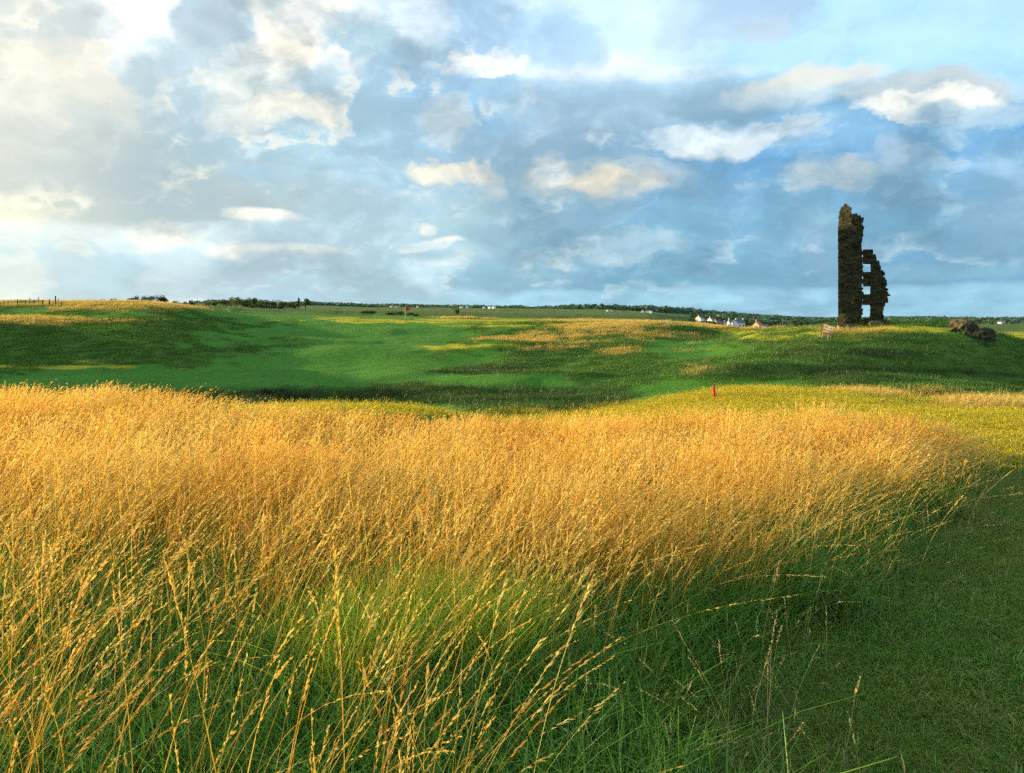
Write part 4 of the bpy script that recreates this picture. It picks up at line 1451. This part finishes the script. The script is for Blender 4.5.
def house(pxx, d, w, dep, h, roof_h, rz, wall, roof, lb, grp=None, chim=2, nwin=3, detail=True):
    X_, Y_, Z_ = at(pxx, d)
    r_ = empty('house', (X_, Y_, Z_), rz)
    tag(r_, lb, 'house', grp)
    bm = bmesh.new()
    a = [bm.verts.new(q) for q in [(-w / 2, -dep / 2, -1.5), (w / 2, -dep / 2, -1.5), (w / 2, dep / 2, -1.5), (-w / 2, dep / 2, -1.5),
                                   (-w / 2, -dep / 2, h), (w / 2, -dep / 2, h), (w / 2, dep / 2, h), (-w / 2, dep / 2, h),
                                   (-w / 2, 0, h + roof_h - .06), (w / 2, 0, h + roof_h - .06)]]
    for q in [(0, 1, 5, 4), (2, 3, 7, 6), (1, 2, 6, 9, 5), (3, 0, 4, 8, 7)]:
        bm.faces.new([a[i] for i in q])
    fin('wall', bm, wall, r_)
    bm = bmesh.new()
    e_ = .3
    sl = math.atan2(roof_h, dep / 2)
    ln = math.hypot(roof_h, dep / 2) + e_
    for s_ in (-1, 1):
        c_ = Vector((0, s_ * (dep / 4 + e_ / 2 * math.cos(sl)), h + roof_h / 2 - e_ / 2 * math.sin(sl) + .09))
        box_bm(bm, c_, (w + .5, ln, .14), rx=-s_ * sl)
    rf = fin('roof', bm, roof, r_)
    for k in range(chim):
        cx_ = (-w / 2 + .5) if k == 0 else ((w / 2 - .5) if k == 1 else 0)
        bm = bmesh.new(); box_bm(bm, (cx_, 0, h + roof_h + .35), (.8, .7, 1.5)); fin('chimney', bm, wall, rf)
    if detail:
        for k in range(nwin):
            cx_ = -w / 2 + (k + .5) * w / nwin
            for zz in ([1.5] if h < 4 else [1.5, 4.0]):
                if k == nwin // 2 and zz < 2:
                    bm = bmesh.new(); box_bm(bm, (cx_, -dep / 2, 1.05), (1.0, .12, 2.1)); fin('door', bm, PAINT, r_)
                    continue
                bm = bmesh.new(); box_bm(bm, (cx_, -dep / 2, zz), (1.1, .10, 1.3)); fin('window', bm, GLASS, r_)
        bm = bmesh.new(); box_bm(bm, (w / 2, 0, h * .6), (.10, 1.0, 1.2)); fin('window', bm, GLASS, r_)
        bm = bmesh.new(); box_bm(bm, (-w / 2, 0, h * .6), (.10, 1.0, 1.2)); fin('window', bm, GLASS, r_)
    return r_


house(736.0, 590, 11.5, 6.0, 3.6, 2.3, R(4), WALLW, SLATE, 'long white house with slate roof and chimneys at the edge of the sunlit rise', None, 3, 5)
house(734.5, 584, 2.6, 4.0, 3.8, 1.9, R(94), WALLW, SLATE, 'small white gabled porch block against the front of the long white house', None, 0, 1, False)
house(757.5, 560, 5.0, 5.0, 3.2, 2.6, R(45), WALLC, TILE, 'cream house with red tiled gable right of the long white house', None, 1, 2)
house(764.5, 600, 4.2, 5.0, 2.6, 1.4, R(10), WALLW, SLATE, 'low pale outbuilding beside the red gabled house', None, 0, 2)
house(699.5, 640, 6.5, 8.0, 5.2, 3.0, R(44), WALLW, SLATE, 'white gabled house furthest left in the village', None, 1, 2)
house(706.0, 670, 9.0, 6.0, 3.2, 2.0, R(8), WALLW, SLATE, 'dark roofed long house behind the leftmost gabled house', None, 1, 3)
house(711.0, 630, 6.0, 7.0, 4.6, 3.2, R(42), WALLW, SLATE, 'white gabled house second from the left in the village', None, 1, 2)
house(716.8, 610, 6.4, 6.0, 3.8, 2.4, R(38), WALLC, SLATE, 'cream house in the middle of the village', None, 1, 2)
house(721.5, 640, 4.0, 5.0, 3.0, 1.6, R(10), WALLW, SLATE, 'tiny pale house right of the cream one', None, 0, 2)
house(726.5, 665, 6.0, 5.0, 3.0, 1.6, R(10), WALLW, SLATE, 'small grey roofed house above the long white house', None, 1, 3)
for h_ in [o_ for o_ in COL.objects if o_.name.startswith('house') and o_.parent is None and o_.location.y > 605]:
    h_.scale = (.68, .68, .68)
far_lb = 'tiny white house far off on the horizon'
for (pxx, d, w_) in [(391.5, 1350, 8), (396, 1360, 10), (417.5, 1400, 5), (461, 1300, 9), (467, 1300, 9), (490, 1250, 12), (494, 1260, 9),
                     (607.5, 1300, 7), (611, 1300, 6), (642.5, 1250, 7), (647, 1250, 14), (651, 1255, 8), (484, 1400, 5), (978, 1000, 6), (1000, 900, 9), (1003, 905, 6)]:
    r_ = house(pxx, d, w_ * .45, 4, 2.8, 1.2, R(random.uniform(-50, -25)), WALLW, SLATE, far_lb, 'far-off white houses', 0, 2, False)
    r_.location.z += .6

# poles
for pxx, d, lb in [(753.5, 900, 'telegraph pole above the village'), (782.8, 880, 'telegraph pole in the fields right of the village')]:
    X_, Y_, Z_ = at(pxx, d)
    q_ = empty('telegraph_pole', (X_, Y_, Z_)); tag(q_, 'thin pale wooden ' + lb, 'pole')
    bm = bmesh.new(); bar_bm(bm, (0, 0, -1), (0, 0, 9), .28, .2, 8); fin('pole_shaft', bm, WOOD, q_)
    bm = bmesh.new(); box_bm(bm, (0, 0, 8.2), (2.0, .2, .2)); fin('crossarm', bm, WOOD, q_)
print('ALL DONE')
